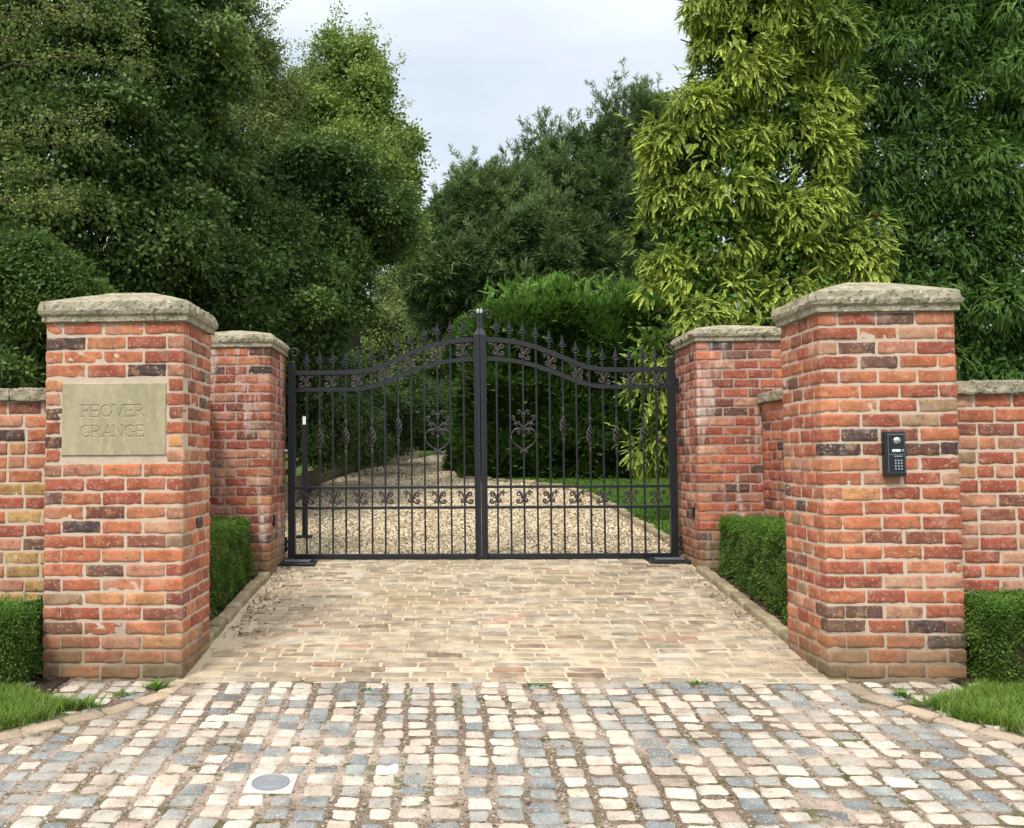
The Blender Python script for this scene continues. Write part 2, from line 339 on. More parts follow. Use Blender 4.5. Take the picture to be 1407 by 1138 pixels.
# brick paved drive up to the gate -----------------------------------------
DXL, DXR = -1.62, 2.33
a = Acc()
sheet(a, xr(DXL - .02, DXR + .06, .06), xr(5.60, 9.36, .06), lambda X, Y: gz(Y) - .0015 + .003 * fbm(np.stack([X, Y, X * 0], -1), 3, 8), mi=1)
cx = []; ch = []; cc = []; ca = []
pp = np.array([[.42, .345, .25], [.37, .30, .215], [.44, .37, .275], [.32, .25, .185], [.39, .29, .215], [.31, .27, .205], [.48, .42, .34], [.26, .18, .135], [.35, .215, .15]])
ppw = np.array([.24, .2, .18, .12, .08, .08, .06, .03, .01])
j = 0; y = 5.66
while y < 9.3:
    pit = .098; x = DXL + .03 + rng.uniform(0, .22)
    while x < DXR:
        ln = rng.choice([.24, .225, .25, .19, .11], p=[.4, .25, .2, .1, .05])
        x1 = min(x + ln, DXR + .02)
        if x1 - x > .06 and not (y > 9.28):
            cx.append(((x + x1) / 2, y + rng.normal(0, .003), 0)); ch.append(((x1 - x) / 2 - rng.uniform(.004, .012), pit / 2 - rng.uniform(.004, .011), .025)); ca.append(rng.normal(0, .012))
            cc.append(pp[rng.choice(9, p=ppw)] * rng.uniform(.70, 1.0))
        x = x1
    y += pit; j += 1
cx = np.array(cx); cx[:, 2] = gz(cx[:, 1]) - .0212 + rng.normal(0, .0013, len(cx))
bricks(a, cx, ch, ca, cc, r=.009, tpl=TS, amp=.0038, f=22, colvar=.4, tilt=np.tile([0, .095], (len(cx), 1)))
tag(a.build('brick_driveway', [M['paver'], M['paver_sand']], smooth=True), kind='structure')

# kerbs --------------------------------------------------------------------
a = Acc(); cx = []; ch = []; ca = []; cc = []
for X, y0, y1, X1 in ((-1.66, 6.36, 8.46, -1.63), (2.36, 6.34, 8.66, 2.38)):
    y = y0
    while y < y1 - .05:
        l = rng.uniform(.14, .24); l = min(l, y1 - y); t = (y - y0) / (y1 - y0)
        cx.append((X + (X1 - X) * t + rng.normal(0, .004), y + l / 2, gz(y + l / 2) + .004 + rng.normal(0, .003))); ch.append((.048, l / 2 - .004, .05)); ca.append(rng.normal(0, .02)); cc.append(np.array([.30, .245, .16]) * rng.uniform(.7, 1.15)); y += l
bricks(a, cx, ch, ca, cc, r=.013, tpl=TS, amp=.005, f=18, colvar=.25, tilt=np.tile([0, .095], (len(cx), 1)))
tag(a.build('kerb', M['kerb'], smooth=True), kind='structure')
# planting beds
a = Acc()
for x0, x1, y0, y1 in ((-2.3, -1.66, 6.2, 8.6), (2.37, 3.2, 6.2, 8.8), (-4.6, -2.3, 5.22, 6.0), (3.0, 5.2, 5.3, 6.0)):
    sheet(a, xr(x0, x1, .03), xr(y0, y1, .03), lambda X, Y: gz(Y) + .008 + .014 * fbm(np.stack([X, Y, X * 0], -1), 14, 5))
tag(a.build('soil_bed', M['soil'], smooth=True), kind='structure')

# gravel drive behind the gate ----------------------------------------------
lawn_edge = [(2.34, 9.25), (2.42, 10.0), (2.37, 12.1), (2.35, 13.3), (2.30, 14.2), (2.0, 15.6), (1.4, 16.5), (.86, 16.9), (.30, 17.4), (.26, 19.0), (.35, 22), (1.0, 27)]
left_edge = [(-2.0, 9.3), (-2.2, 11), (-2.22, 14), (-2.2, 16.6), (-1.66, 19.5), (-1.04, 21.3), (-.5, 22.6), (-.1, 24.0), (.3, 27)]
LE = np.array(lawn_edge); LF = np.array(left_edge)
def xl(y): return np.interp(y, LF[:, 1], LF[:, 0])
def xrr(y): return np.interp(y, LE[:, 1], LE[:, 0])
a = Acc()
ys = xr(9.30, 27, .06); t = np.linspace(0, 1, 70)
Y, T = np.meshgrid(ys, t, indexing='ij'); X = xl(Y) + T * (xrr(Y) - xl(Y)); Z = gz(Y) + .004 + .010 * fbm(np.stack([X, Y, X * 0], -1), 9, 6)
i = np.arange((len(ys) - 1) * 70).reshape(-1, 70)[:, :-1].ravel()
a.add(np.stack([X, Y, Z], -1).reshape(-1, 3), np.stack([i, i + 1, i + 71, i + 70], 1), (1, 1, 1), 1)
octV = np.array([[1, 0, 0], [0, 1, 0], [-1, 0, 0], [0, -1, 0], [0, 0, 1], [0, 0, -1]], float)
octF = np.array([[0, 1, 4], [1, 2, 4], [2, 3, 4], [3, 0, 4]])
n = 46000; y = 9.30 + (rng.random(n) ** 1.35) * 15; tt = rng.random(n); x = xl(y) + .02 + tt * (xrr(y) - xl(y) - .04)
sz = rng.uniform(.008, .018, n) * (1 + (y - 9.3) * .03)
V = octV[None, :5] * (sz[:, None, None] * rng.uniform(.6, 1.25, (n, 1, 3))) * np.array([1, 1, .75])
an = rng.uniform(0, 6.3, n); tx, ty = rng.normal(0, .5, n), rng.normal(0, .5, n)
ca_, sa_ = np.cos(an)[:, None], np.sin(an)[:, None]
V = np.stack([V[..., 0] * ca_ - V[..., 1] * sa_, V[..., 0] * sa_ + V[..., 1] * ca_, V[..., 2]], -1)
V[..., 2] += V[..., 0] * tx[:, None] + V[..., 1] * ty[:, None]
V += np.stack([x, y, gz(y) + .008], 1)[:, None]
gc = np.array([[.70, .60, .42], [.62, .50, .32], [.72, .65, .51], [.46, .34, .20], [.24, .17, .10], [.64, .48, .33]])[rng.choice(6, n, p=[.3, .22, .2, .13, .06, .09])] * rng.uniform(.8, 1.1, (n, 1))
a.add(V.reshape(-1, 3), (octF[None] + (np.arange(n) * 5)[:, None, None]).reshape(-1, 3), np.repeat(gc, 5, 0), 0)
tag(a.build('gravel_driveway', [M['gravel'], M['gravelbed']]), kind='structure')
# lawn edging stones
a = Acc(); x, y, an = resample(lawn_edge[:9], .34); n = len(x)
bricks(a, np.stack([x + .04, y, gz(y) + .012 + rng.normal(0, .008, n)], 1), np.stack([rng.uniform(.13, .168, n), np.full(n, .045), np.full(n, .05)], 1), an + rng.normal(0, .05, n),
       np.array([.36, .29, .19]) * rng.uniform(.7, 1.15, (n, 1)), r=.02, tpl=TS, amp=.012, f=9, colvar=.25)
tag(a.build('lawn_kerb', M['kerb'], smooth=True), kind='structure')
a = Acc()
ys = xr(9.3, 18.6, .3); t = np.linspace(0, 1, 20)
Y, T = np.meshgrid(ys, t, indexing='ij'); X = xrr(Y) + .06 + T * (9 - xrr(Y)); Z = gz(Y) + .0
i = np.arange((len(ys) - 1) * 20).reshape(-1, 20)[:, :-1].ravel()
a.add(np.stack([X, Y, Z], -1).reshape(-1, 3), np.stack([i, i + 1, i + 21, i + 20], 1))
tag(a.build('lawn', M['turf']), kind='structure')

def grass(name, x, y, z, hgt, wid, cols, lean=.5, kind='stuff', parent=None):
    n = len(x); an = rng.uniform(0, 6.283, n); le = rng.uniform(.1, lean, n); dx, dy = np.cos(an), np.sin(an); H = hgt * rng.uniform(.5, 1.2, n)
    fa = an + rng.normal(1.57, .6, n); wx, wy = np.cos(fa) * wid / 2, np.sin(fa) * wid / 2
    base = np.stack([x, y, z], 1); rows = []
    for t_, wd in ((0, 1), (.5, .85), (1, .12)):
        p = base + np.stack([dx * le * H * t_ ** 2, dy * le * H * t_ ** 2, H * t_ * (1 - .25 * le * t_)], 1)
        o = np.stack([wx, wy, wx * 0], 1) * wd; rows += [p - o, p + o]
    V = np.stack(rows, 1); F0 = np.array([[0, 1, 3, 2], [2, 3, 5, 4]])
    c = np.array(cols)[rng.choice(len(cols), n)] * rng.uniform(.75, 1.2, (n, 1))
    ac = Acc(); ac.add(V.reshape(-1, 3), (F0[None] + (np.arange(n) * 6)[:, None, None]).reshape(-1, 4), np.repeat(c, 6, 0))
    return tag(ac.build(name, M['leaf']), kind=kind)
gcol = [(.10, .22, .025), (.14, .28, .03), (.17, .30, .045), (.09, .17, .02), (.22, .30, .07), (.26, .24, .09), (.12, .25, .03), (.13, .24, .03)]
# verges either side of the cobbles
from_edge = []
def verge(poly, edge, sgn):
    ac = Acc(); P_ = np.array(poly)
    x0, x1 = P_[:, 0].min(), P_[:, 0].max(); y0, y1 = P_[:, 1].min(), P_[:, 1].max()
    xs = rng.uniform(x0, x1, 90000); ys = rng.uniform(y0, y1, 90000)
    ins = np.zeros(len(xs), bool)
    for (p, q) in zip(P_, np.roll(P_, -1, 0)):
        c = ((p[1] > ys) != (q[1] > ys)) & (xs < (q[0] - p[0]) * (ys - p[1]) / (q[1] - p[1] + 1e-9) + p[0]); ins ^= c
    return xs[ins], ys[ins], P_
for poly in ([(-1.93, 5.10), (-2.08, 5.04), (-2.16, 4.84), (-2.36, 4.70), (-2.7, 4.48), (-3.2, 4.24), (-3.9, 4.1), (-3.9, 5.5), (-2.6, 5.42), (-2.42, 5.32), (-2.22, 5.16)],
             [(2.62, 5.18), (2.66, 4.98), (2.80, 4.84), (2.90, 4.68), (3.15, 4.52), (3.8, 4.2), (4.6, 4.1), (4.6, 5.6), (3.15, 5.56), (3.02, 5.42), (2.80, 5.28)]):
    xs, ys, P_ = verge(poly, None, 1)
    ac = Acc(); cen = P_.mean(0); k = len(P_)
    # low domed turf bank under the blades
    rings = [(1.0, -.02), (.96, .008), (.8, .02), (.5, .03), (.01, .03)]
    V = np.concatenate([np.c_[cen + (P_ - cen) * s, gz((cen + (P_ - cen) * s)[:, 1]) + z] for s, z in rings])
    F = [[r * k + i, r * k + (i + 1) % k, (r + 1) * k + (i + 1) % k, (r + 1) * k + i] for r in range(len(rings) - 1) for i in range(k)]
    ac.add(V, F); tag(ac.build('verge', M['turf']), kind='structure')
    k_ = rng.random(len(xs)) < .2; xs = xs + k_ * rng.normal(0, .035, len(xs)); ys = ys + k_ * rng.normal(0, .03, len(ys))
    kk_ = fbm(np.stack([xs, ys, xs * 0], 1), 6, 3) > -.75; xs, ys = xs[kk_], ys[kk_]
    grass('grass', xs, ys, gz(ys) + .008, .075, .0042, gcol, 1.1)
n = 34000; y = 9.4 + (rng.random(n) ** 1.1) * 8.3; x = xrr(y) + .1 + rng.random(n) * 2.6
grass('lawn_grass', x, y, gz(y), .045, .012, [(.08, .20, .02), (.11, .24, .025), (.10, .19, .03)], .9)

# ------------------------------------------------------------------ brick pillars and walls
palB = np.array([[.43, .145, .075], [.38, .115, .062], [.46, .185, .10], [.31, .085, .055], [.46, .225, .105], [.40, .19, .13], [.20, .075, .055], [.12, .068, .055], [.055, .045, .047], [.28, .19, .12], [.48, .27, .18]])
wtF = np.array([.20, .19, .13, .16, .04, .07, .09, .05, .035, .02, .025]); wtF /= wtF.sum()
wtB = np.array([.12, .14, .09, .22, .02, .14, .12, .05, .02, .02, .06]); wtB /= wtB.sum()
def bcol(n, w, g=1.0): return palB[rng.choice(len(palB), n, p=w)] * rng.uniform(.85, 1.15, (n, 1)) * g * np.array([1.08, 1.04, .97])
def pillar(x0, x1, y0, y1, ztop, ncourse, ch, nx, ny, wt, mats, parent, hole=None, g=1.0):
    a = Acc(); J = .0064; d = .108
    cen = []; hf = []
    for i in range(ncourse):
        zc = ztop - ch * (i + .5); hz = ch / 2 - J
        s = i % 2
        def run(lo, hi, n): e = np.linspace(lo, hi, n + 1); return list(zip(e[:-1], e[1:]))
        front = run(x0, x1 - d, nx) if s else run(x0 + d, x1, nx)
        back = run(x0 + d, x1, nx) if s else run(x0, x1 - d, nx)
        right = run(y0, y1 - d, ny) if s else run(y0 + d, y1, ny)
        left = run(y0 + d, y1, ny) if s else run(y0, y1 - d, ny)
        def ends(p, q, lo, hi):
            return (p if abs(p - lo) < 1e-6 else p + J), (q if abs(q - hi) < 1e-6 else q - J)
        def put(p, q, lo, hi, other, axis):
            a_, b_ = ends(p, q, lo, hi)
            if axis == 0: cen.append(((a_ + b_) / 2, other, zc)); hf.append(((b_ - a_) / 2, d / 2, hz))
            else: cen.append((other, (a_ + b_) / 2, zc)); hf.append((d / 2, (b_ - a_) / 2, hz))
        for (p, q) in front:
            if hole and hole[2] < zc < hole[3] and p < hole[1] and q > hole[0]:
                for (u, v) in ((p, hole[0]), (hole[1], q)):
                    if v - u > .045: cen.append(((u + v) / 2, y0 + d / 2, zc)); hf.append(((v - u) / 2 - J, d / 2, hz))
                continue
            put(p, q, x0, x1, y0 + d / 2, 0)
        for (p, q) in back: put(p, q, x0, x1, y1 - d / 2, 0)
        for (p, q) in right: put(p, q, y0, y1, x1 - d / 2, 1)
        for (p, q) in left: put(p, q, y0, y1, x0 + d / 2, 1)
    cen = np.array(cen); hf = np.array(hf); n = len(cen)
    cen += rng.normal(0, .0016, (n, 3)); hf *= 1 - np.abs(rng.normal(0, 1, (n, 3))) * np.array([.008, .008, .03])
    bricks(a, cen, hf, rng.normal(0, .004, n), bcol(n, wt, g), r=.0075, amp=.0040, f=42, colvar=.30)
    a.build('brickwork', mats[0], parent, smooth=True)
    m = Acc(); t = np.linspace(-1, 1, 3)
    i_ = .0055
    tz = np.linspace(-1, 1, 60); tt = np.linspace(-1, 1, 24); V, F = boxgrid(tt, tt, tz)
    lo = np.array([x0 + i_, y0 + i_, ztop - ch * ncourse]); hi = np.array([x1 - i_, y1 - i_, ztop + .01])
    P = (lo + hi) / 2 + V * (hi - lo) / 2; P[:, :2] += .0016 * np.stack([fbm(P, 30, 1, 2), fbm(P, 30, 9, 2)], 1)
    m.add(P, F); m.build('mortar', mats[1], parent, smooth=True)
def capstone(x0, x1, y0, y1, z, parent, oh=.020, fas=.130, apex=.095, name='cap_stone', seed=1, low=.033):
    prof = [(-.06, 0), (oh * .3, -.002), (oh, 0), (oh, low), (oh + .014, low + .012), (oh + .02, low + .035), (oh + .012, fas - .03), (oh + .004, fas - .006), (oh - .02, fas + .004), (oh - .05, fas + .014)]
    hw = min(x1 - x0, y1 - y0) / 2
    for k in (.3, .5, .7, .85, .97): prof.append((oh - .05 - (hw + oh - .06) * k, fas + .014 + apex * k * (1.12 - .12 * k)))
    a = Acc(); n = 36; V = []
    for (o, h) in prof:
        X0, X1, Y0, Y1 = x0 - o, x1 + o, y0 - o, y1 + o
        e = np.linspace(0, 1, n, endpoint=False)
        V += [np.c_[X0 + (X1 - X0) * e, e * 0 + Y0, e * 0 + z + h], np.c_[e * 0 + X1, Y0 + (Y1 - Y0) * e, e * 0 + z + h],
              np.c_[X1 + (X0 - X1) * e, e * 0 + Y1, e * 0 + z + h], np.c_[e * 0 + X0, Y1 + (Y0 - Y1) * e, e * 0 + z + h]]
    V = np.concatenate(V); K = 4 * n; amp = np.repeat(np.array([.001, .001, .002, .003, .009, .014, .012, .006, .003, .003] + [.004] * 5), K)
    cen = np.array([(x0 + x1) / 2, (y0 + y1) / 2, z + .06]); nn = V - cen; nn[:, 2] *= .3
    ax_ = np.abs(nn[:, :2]).argmax(1); dr = np.zeros_like(V); dr[np.arange(len(V)), ax_] = np.sign(nn[np.arange(len(V)), ax_]); dr[:, 2] = .5
    V = V + dr * (amp * (fbm(V, 22, seed, 3) + .5 * fbm(V, 60, seed + 7, 2)))[:, None]
    F = [[r * K + i, r * K + (i + 1) % K, (r + 1) * K + (i + 1) % K, (r + 1) * K + i] for r in range(len(prof) - 1) for i in range(K)]
    a.add(V, F); a.add(V[-K:], [list(range(K))]) if False else None
    top = V[-K:]; c = top.mean(0); a.add(np.vstack([top, c]), [[i, (i + 1) % K, K] for i in range(K)])
    return a.build(name, M['cap'], parent, smooth=False)

CH = .0882
# left front pillar with the carved name stone
LX0, LX1, LY0, LY1 = -2.475, -1.60, 5.66, 6.33
p = empty('brick_pillar', (-2.04, 6.0, .36), 'large orange-red brick gate pillar carrying the carved stone name tablet', 'pillar', 'front pair of gate pillars')
hole = (-2.375, -1.70, 1.735, 2.20)
pillar(LX0, LX1, LY0, LY1, 2.578, 26, CH, 3, 3, wtF, (M['brick'], M['mortar']), p, hole)
capstone(LX0, LX1, LY0, LY1, 2.578, p, seed=3)
# carved tablet
STK = {
 'P': [[(0, 0), (0, 1)], 'arcP'], 'E': [[(0, 0), (0, 1)], [(0, 1), (.62, 1)], [(0, .5), (.5, .5)], [(0, 0), (.66, 0)], [(.62, 1), (.62, .86)], [(.66, 0), (.66, .15)], [(.5, .43), (.5, .58)]],
 'O': ['O'], 'V': [[(0, 1), (.42, 0)], [(.84, 1), (.42, 0)], [(-.1, 1), (.12, 1)], [(.72, 1), (.94, 1)]],
 'R': [[(0, 0), (0, 1)], 'arcP', [(.25, .48), (.75, 0)], [(.65, 0), (.85, 0)]],
 'G': ['C', [(.82, .38), (.82, .08)], [(.65, .40), (.95, .40)]], 'A': [[(0, 0), (.42, 1)], [(.42, 1), (.84, 0)], [(.15, .36), (.69, .36)], [(-.1, 0), (.12, 0)], [(.72, 0), (.94, 0)]],
 'N': [[(0, 0), (0, 1)], [(0, 1), (.75, 0)], [(.75, 0), (.75, 1)], [(-.12, 1), (.02, 1)], [(-.1, 0), (.1, 0)], [(.65, 1), (.85, 1)]]}
for k_ in ('P', 'E', 'R'): STK[k_] = STK[k_] + [[(-.1, 0), (.1, 0)], [(-.1, 1), (.1, 1)]]
WID = {'P': .62, 'E': .66, 'O': .95, 'V': .84, 'R': .8, 'G': .92, 'A': .84, 'N': .8}
def strokes(word, x0, x1, zb, h):
    ws = [WID[c] * h for c in word]; gap = ((x1 - x0) - sum(ws)) / (len(word) - 1); segs = []; x = x0
    for c, wd in zip(word, ws):
        for s in STK[c]:
            if s == 'arcP': pts = [(0, 1)] + [(.3 + .3 * math.sin(t), .74 + .26 * math.cos(t)) for t in np.linspace(0, math.pi, 12)] + [(0, .48)]
            elif s == 'O': pts = [(.475 + .475 * math.cos(t), .5 + .5 * math.sin(t)) for t in np.linspace(0, 2 * math.pi, 28)]
            elif s == 'C': pts = [(.475 + .46 * math.cos(t), .5 + .5 * math.sin(t)) for t in np.linspace(.75, 2 * math.pi - .75, 24)]
            else: pts = s
            for p_, q_ in zip(pts[:-1], pts[1:]): segs.append((x + p_[0] * h, zb + p_[1] * h, x + q_[0] * h, zb + q_[1] * h))
        x += wd + gap
    return segs
x0, x1, z0, z1 = hole[0] + .006, hole[1] - .010, hole[2] + .006, hole[3] - .006
sc = (x1 - x0) / 147.
segs = strokes('PEOVER', x0 + 29 * sc, x0 + 117 * sc, z1 - 47 * sc, 16 * sc) + strokes('GRANGE', x0 + 27 * sc, x0 + 116 * sc, z1 - 75 * sc, 15.5 * sc)
nx_, nz_ = 440, 300
X, Z = np.meshgrid(np.linspace(x0, x1, nx_), np.linspace(z0, z1, nz_)); D = np.full(X.shape, 1.)
for (ax, az, bx_, bz) in segs:
    v = np.array([bx_ - ax, bz - az]); t = np.clip(((X - ax) * v[0] + (Z - az) * v[1]) / (v @ v + 1e-12), 0, 1)
    D = np.minimum(D, np.hypot(X - ax - t * v[0], Z - az - t * v[1]))
dep = .0048 * np.clip(1 - D / .0056, 0, 1)
ed = np.minimum(np.minimum(X - x0, x1 - X), np.minimum(Z - z0, z1 - Z)); dep += .012 * np.clip(1 - ed / .006, 0, 1) ** 2
Yt = LY0 - .004 + dep + .0006 * fbm(np.stack([X, X * 0, Z], -1), 40, 5)
V = np.stack([X, Yt, Z], -1).reshape(-1, 3); i = np.arange((nz_ - 1) * nx_).reshape(-1, nx_)[:, :-1].ravel()
a = Acc(); tc_ = np.tile(np.array([.37, .325, .215]), (len(V), 1)) * (1 + .12 * fbm(V * np.array([1, 1, .35]), 9, 3))[:, None]
a.add(V, np.stack([i, i + 1, i + 1 + nx_, i + nx_], 1), tc_)
abox(a, (x0 + .001, LY0 + .009, z0 + .001), (x1 - .001, LY0 + .05, z1 - .001), (.4, .37, .24))
ns = a.build('name_stone', M['tablet'], p, smooth=True); tag(ns, 'pale sandstone tablet with the carved words PEOVER GRANGE')
# right front pillar
RX0, RX1, RY0, RY1 = 2.295, 3.107, 5.67, 6.32
p = empty('brick_pillar', (2.7, 6.0, .36), 'large orange-red brick gate pillar with the black intercom on its face', 'pillar', 'front pair of gate pillars')
pillar(RX0, RX1, RY0, RY1, 2.585, 26, CH, 3, 3, wtF, (M['brick'], M['mortar']), p)
capstone(RX0, RX1, RY0, RY1, 2.585, p, seed=9)
# rear pillars (the gate hangs from them)
BL = (-2.32, -1.585, 8.45, 9.30); BR = (2.371, 3.18, 8.655, 9.44)
p = empty('brick_pillar', (-1.95, 8.9, .65), 'smaller dark red brick hinge pillar at the left end of the iron gate', 'pillar', 'rear pair of hinge pillars')
pillar(*BL, 2.756, 26, .0862, 3, 4, wtB, (M['brick_old'], M['mortar_old']), p, g=.8)
capstone(*BL, 2.756, p, seed=21, fas=.118, apex=.07, oh=.018)
p = empty('brick_pillar', (2.75, 9.0, .65), 'smaller white-stained red brick hinge pillar at the right end of the iron gate', 'pillar', 'rear pair of hinge pillars')
pillar(*BR, 2.786, 26, .0882, 3, 4, wtB, (M['brick_old'], M['mortar_old']), p, g=.95)
capstone(*BR, 2.786, p, seed=30, fas=.118, apex=.07, oh=.018)

def wall(name, label, x0, x1, y0, y1, ztop, nc, face, wt, mats, g=1.0, cop=.085, yellow=False):
    """a straight brick wall; face: list of outer faces to brick ('-y','+x','-x')"""
    r = empty(name, ((x0 + x1) / 2, (y0 + y1) / 2, float(gz((y0 + y1) / 2))), label, 'wall')
    a = Acc(); cen = []; hf = []; J = .0065; d = .1
    for i in range(nc):
        zc = ztop - CH * (i + .5)
        for f in face:
            lo, hi = (x0, x1) if f[1] == 'y' else (y0, y1)
            u = lo - (.115 if i % 2 else 0) - rng.uniform(0, .02)
            while u < hi:
                v = u + rng.choice([.232, .115], p=[.8, .2]); a0, b0 = max(u, lo), min(v, hi)
                if b0 - a0 > .03:
                    c = (a0 + b0) / 2; l = (b0 - a0) / 2 - J
                    if f[1] == 'y': cen.append((c, y0 + d / 2 if f[0] == '-' else y1 - d / 2, zc)); hf.append((l, d / 2, CH / 2 - J))
                    else: cen.append((x0 + d / 2 if f[0] == '-' else x1 - d / 2, c, zc)); hf.append((d / 2, l, CH / 2 - J))
                u = v
    cen = np.array(cen); hf = np.array(hf); n = len(cen); cen += rng.normal(0, .0018, (n, 3)); hf *= rng.uniform(.97, 1.01, (n, 3))
    col = bcol(n, wt, g)
    if yellow: k = rng.random(n) < .35 * np.clip((1.7 - cen[:, 2]) / .4, 0, 1); col[k] = np.array([.46, .29, .10]) * rng.uniform(.7, 1.1, (k.sum(), 1))
    bricks(a, cen, hf, 0, col, r=.008, amp=.004, f=38, colvar=.3)
    a.build('brickwork', mats[0], r, smooth=True)
    m = Acc(); tz = np.linspace(-1, 1, 40); V, F = boxgrid(np.linspace(-1, 1, 40), np.linspace(-1, 1, 40), tz)
    lo = np.array([x0 + .006, y0 + .006, ztop - CH * nc]); hi = np.array([x1 - .006, y1 - .006, ztop + .005]); P = (lo + hi) / 2 + V * (hi - lo) / 2
    P += .0014 * fbm(P, 30, 1, 2)[:, None]; m.add(P, F); m.build('mortar', mats[1], r, smooth=True)
    # rock-faced coping stones, laid in lengths
    lo_, hi_, ax = (x0, x1, 0) if (x1 - x0) > (y1 - y0) else (y0, y1, 1); u = lo_; cp = Acc(); cen = []; hf = []
    while u < hi_ - .02:
        v = min(u + rng.uniform(.5, .8), hi_)
        if ax == 0: cen.append(((u + v) / 2, (y0 + y1) / 2, ztop + cop / 2)); hf.append(((v - u) / 2 - .002, (y1 - y0) / 2 + .035, cop / 2))
        else: cen.append(((x0 + x1) / 2, (u + v) / 2, ztop + cop / 2)); hf.append(((x1 - x0) / 2 + .035, (v - u) / 2 - .002, cop / 2))
        u = v
    t = np.linspace(-1, 1, 26); tpl = boxgrid(t, np.linspace(-1, 1, 14), np.linspace(-1, 1, 8))
    if ax == 1: tpl = boxgrid(np.linspace(-1, 1, 14), t, np.linspace(-1, 1, 8))
    bricks(cp, cen, hf, 0, np.ones((len(cen), 3)), r=.010, tpl=tpl, amp=.0065, f=22)
    cp.build('coping', M['cap'], r, smooth=False)
    return r
wall('brick_wall', 'low weathered brick wall with stone coping left of the name pillar', -5.6, LX0 - .003, 5.90, 6.22, 2.10, 21, ['-y'], wtB, (M['brick'], M['mortar']), g=1.0, yellow=True)
wall('brick_wall', 'low weathered brick wall with stone coping right of the intercom pillar', RX1 + .003, 6.4, 5.88, 6.20, 2.09, 21, ['-y'], wtB, (M['brick'], M['mortar']), g=1.05)
sx = at(1046, 600, 8.655)[0]
wall('return_wall', 'short brick return wall joining the intercom pillar to the rear right pillar', sx, sx + .25, RY1 + .003, BR[2] - .003, 2.20, 20, ['-x'], wtB, (M['brick_old'], M['mortar_old']), g=.95, cop=.09)
wall('return_wall', 'short brick return wall joining the name pillar to the rear left pillar', -2.42, -2.17, LY1 + .003, BL[2] - .003, 2.16, 20, ['+x'], wtB, (M['brick_old'], M['mortar_old']), g=.8, cop=.09)

# ------------------------------------------------------------------ the iron gate
GY = 9.25; GC = .383; GW = 1.897
def spiral(cx, cz, r0, a0, turns, sgn=1, n=26, rend=.25):
    t = np.linspace(0, 1, n); r = r0 * (1 - (1 - rend) * t); a = a0 + sgn * turns * 2 * math.pi * t
    return np.stack([cx + r * np.cos(a), t * 0, cz + r * np.sin(a)], 1)
def bez(p0, p1, p2, p3, n=14):
    t = np.linspace(0, 1, n)[:, None]; p = [np.array([q[0], 0, q[1]], float) for q in (p0, p1, p2, p3)]
    return (1 - t) ** 3 * p[0] + 3 * (1 - t) ** 2 * t * p[1] + 3 * (1 - t) * t * t * p[2] + t ** 3 * p[3]
_u = np.linspace(-.3, 2.2, 500)
_f = np.interp(_u, [0, .52, .68, .81, .942, 1.07, 1.205, 1.337, 1.47, 1.6, 1.733, 1.9, 2.1], [0, 0, .02, .085, .22, .41, .58, .74, .86, .935, .98, 1, 1])
_f = np.convolve(np.r_[np.zeros(12), _f, np.ones(12)], np.hanning(25) / np.hanning(25).sum(), 'valid')
def rise(u): return .322 * np.interp(u, _u, _f)     # how far the two top rails have climbed at distance u from the hinge
Z_BOT, Z_L1, Z_L2, Z_M, Z_T = .735, 1.222, 1.425, 2.412, 2.584
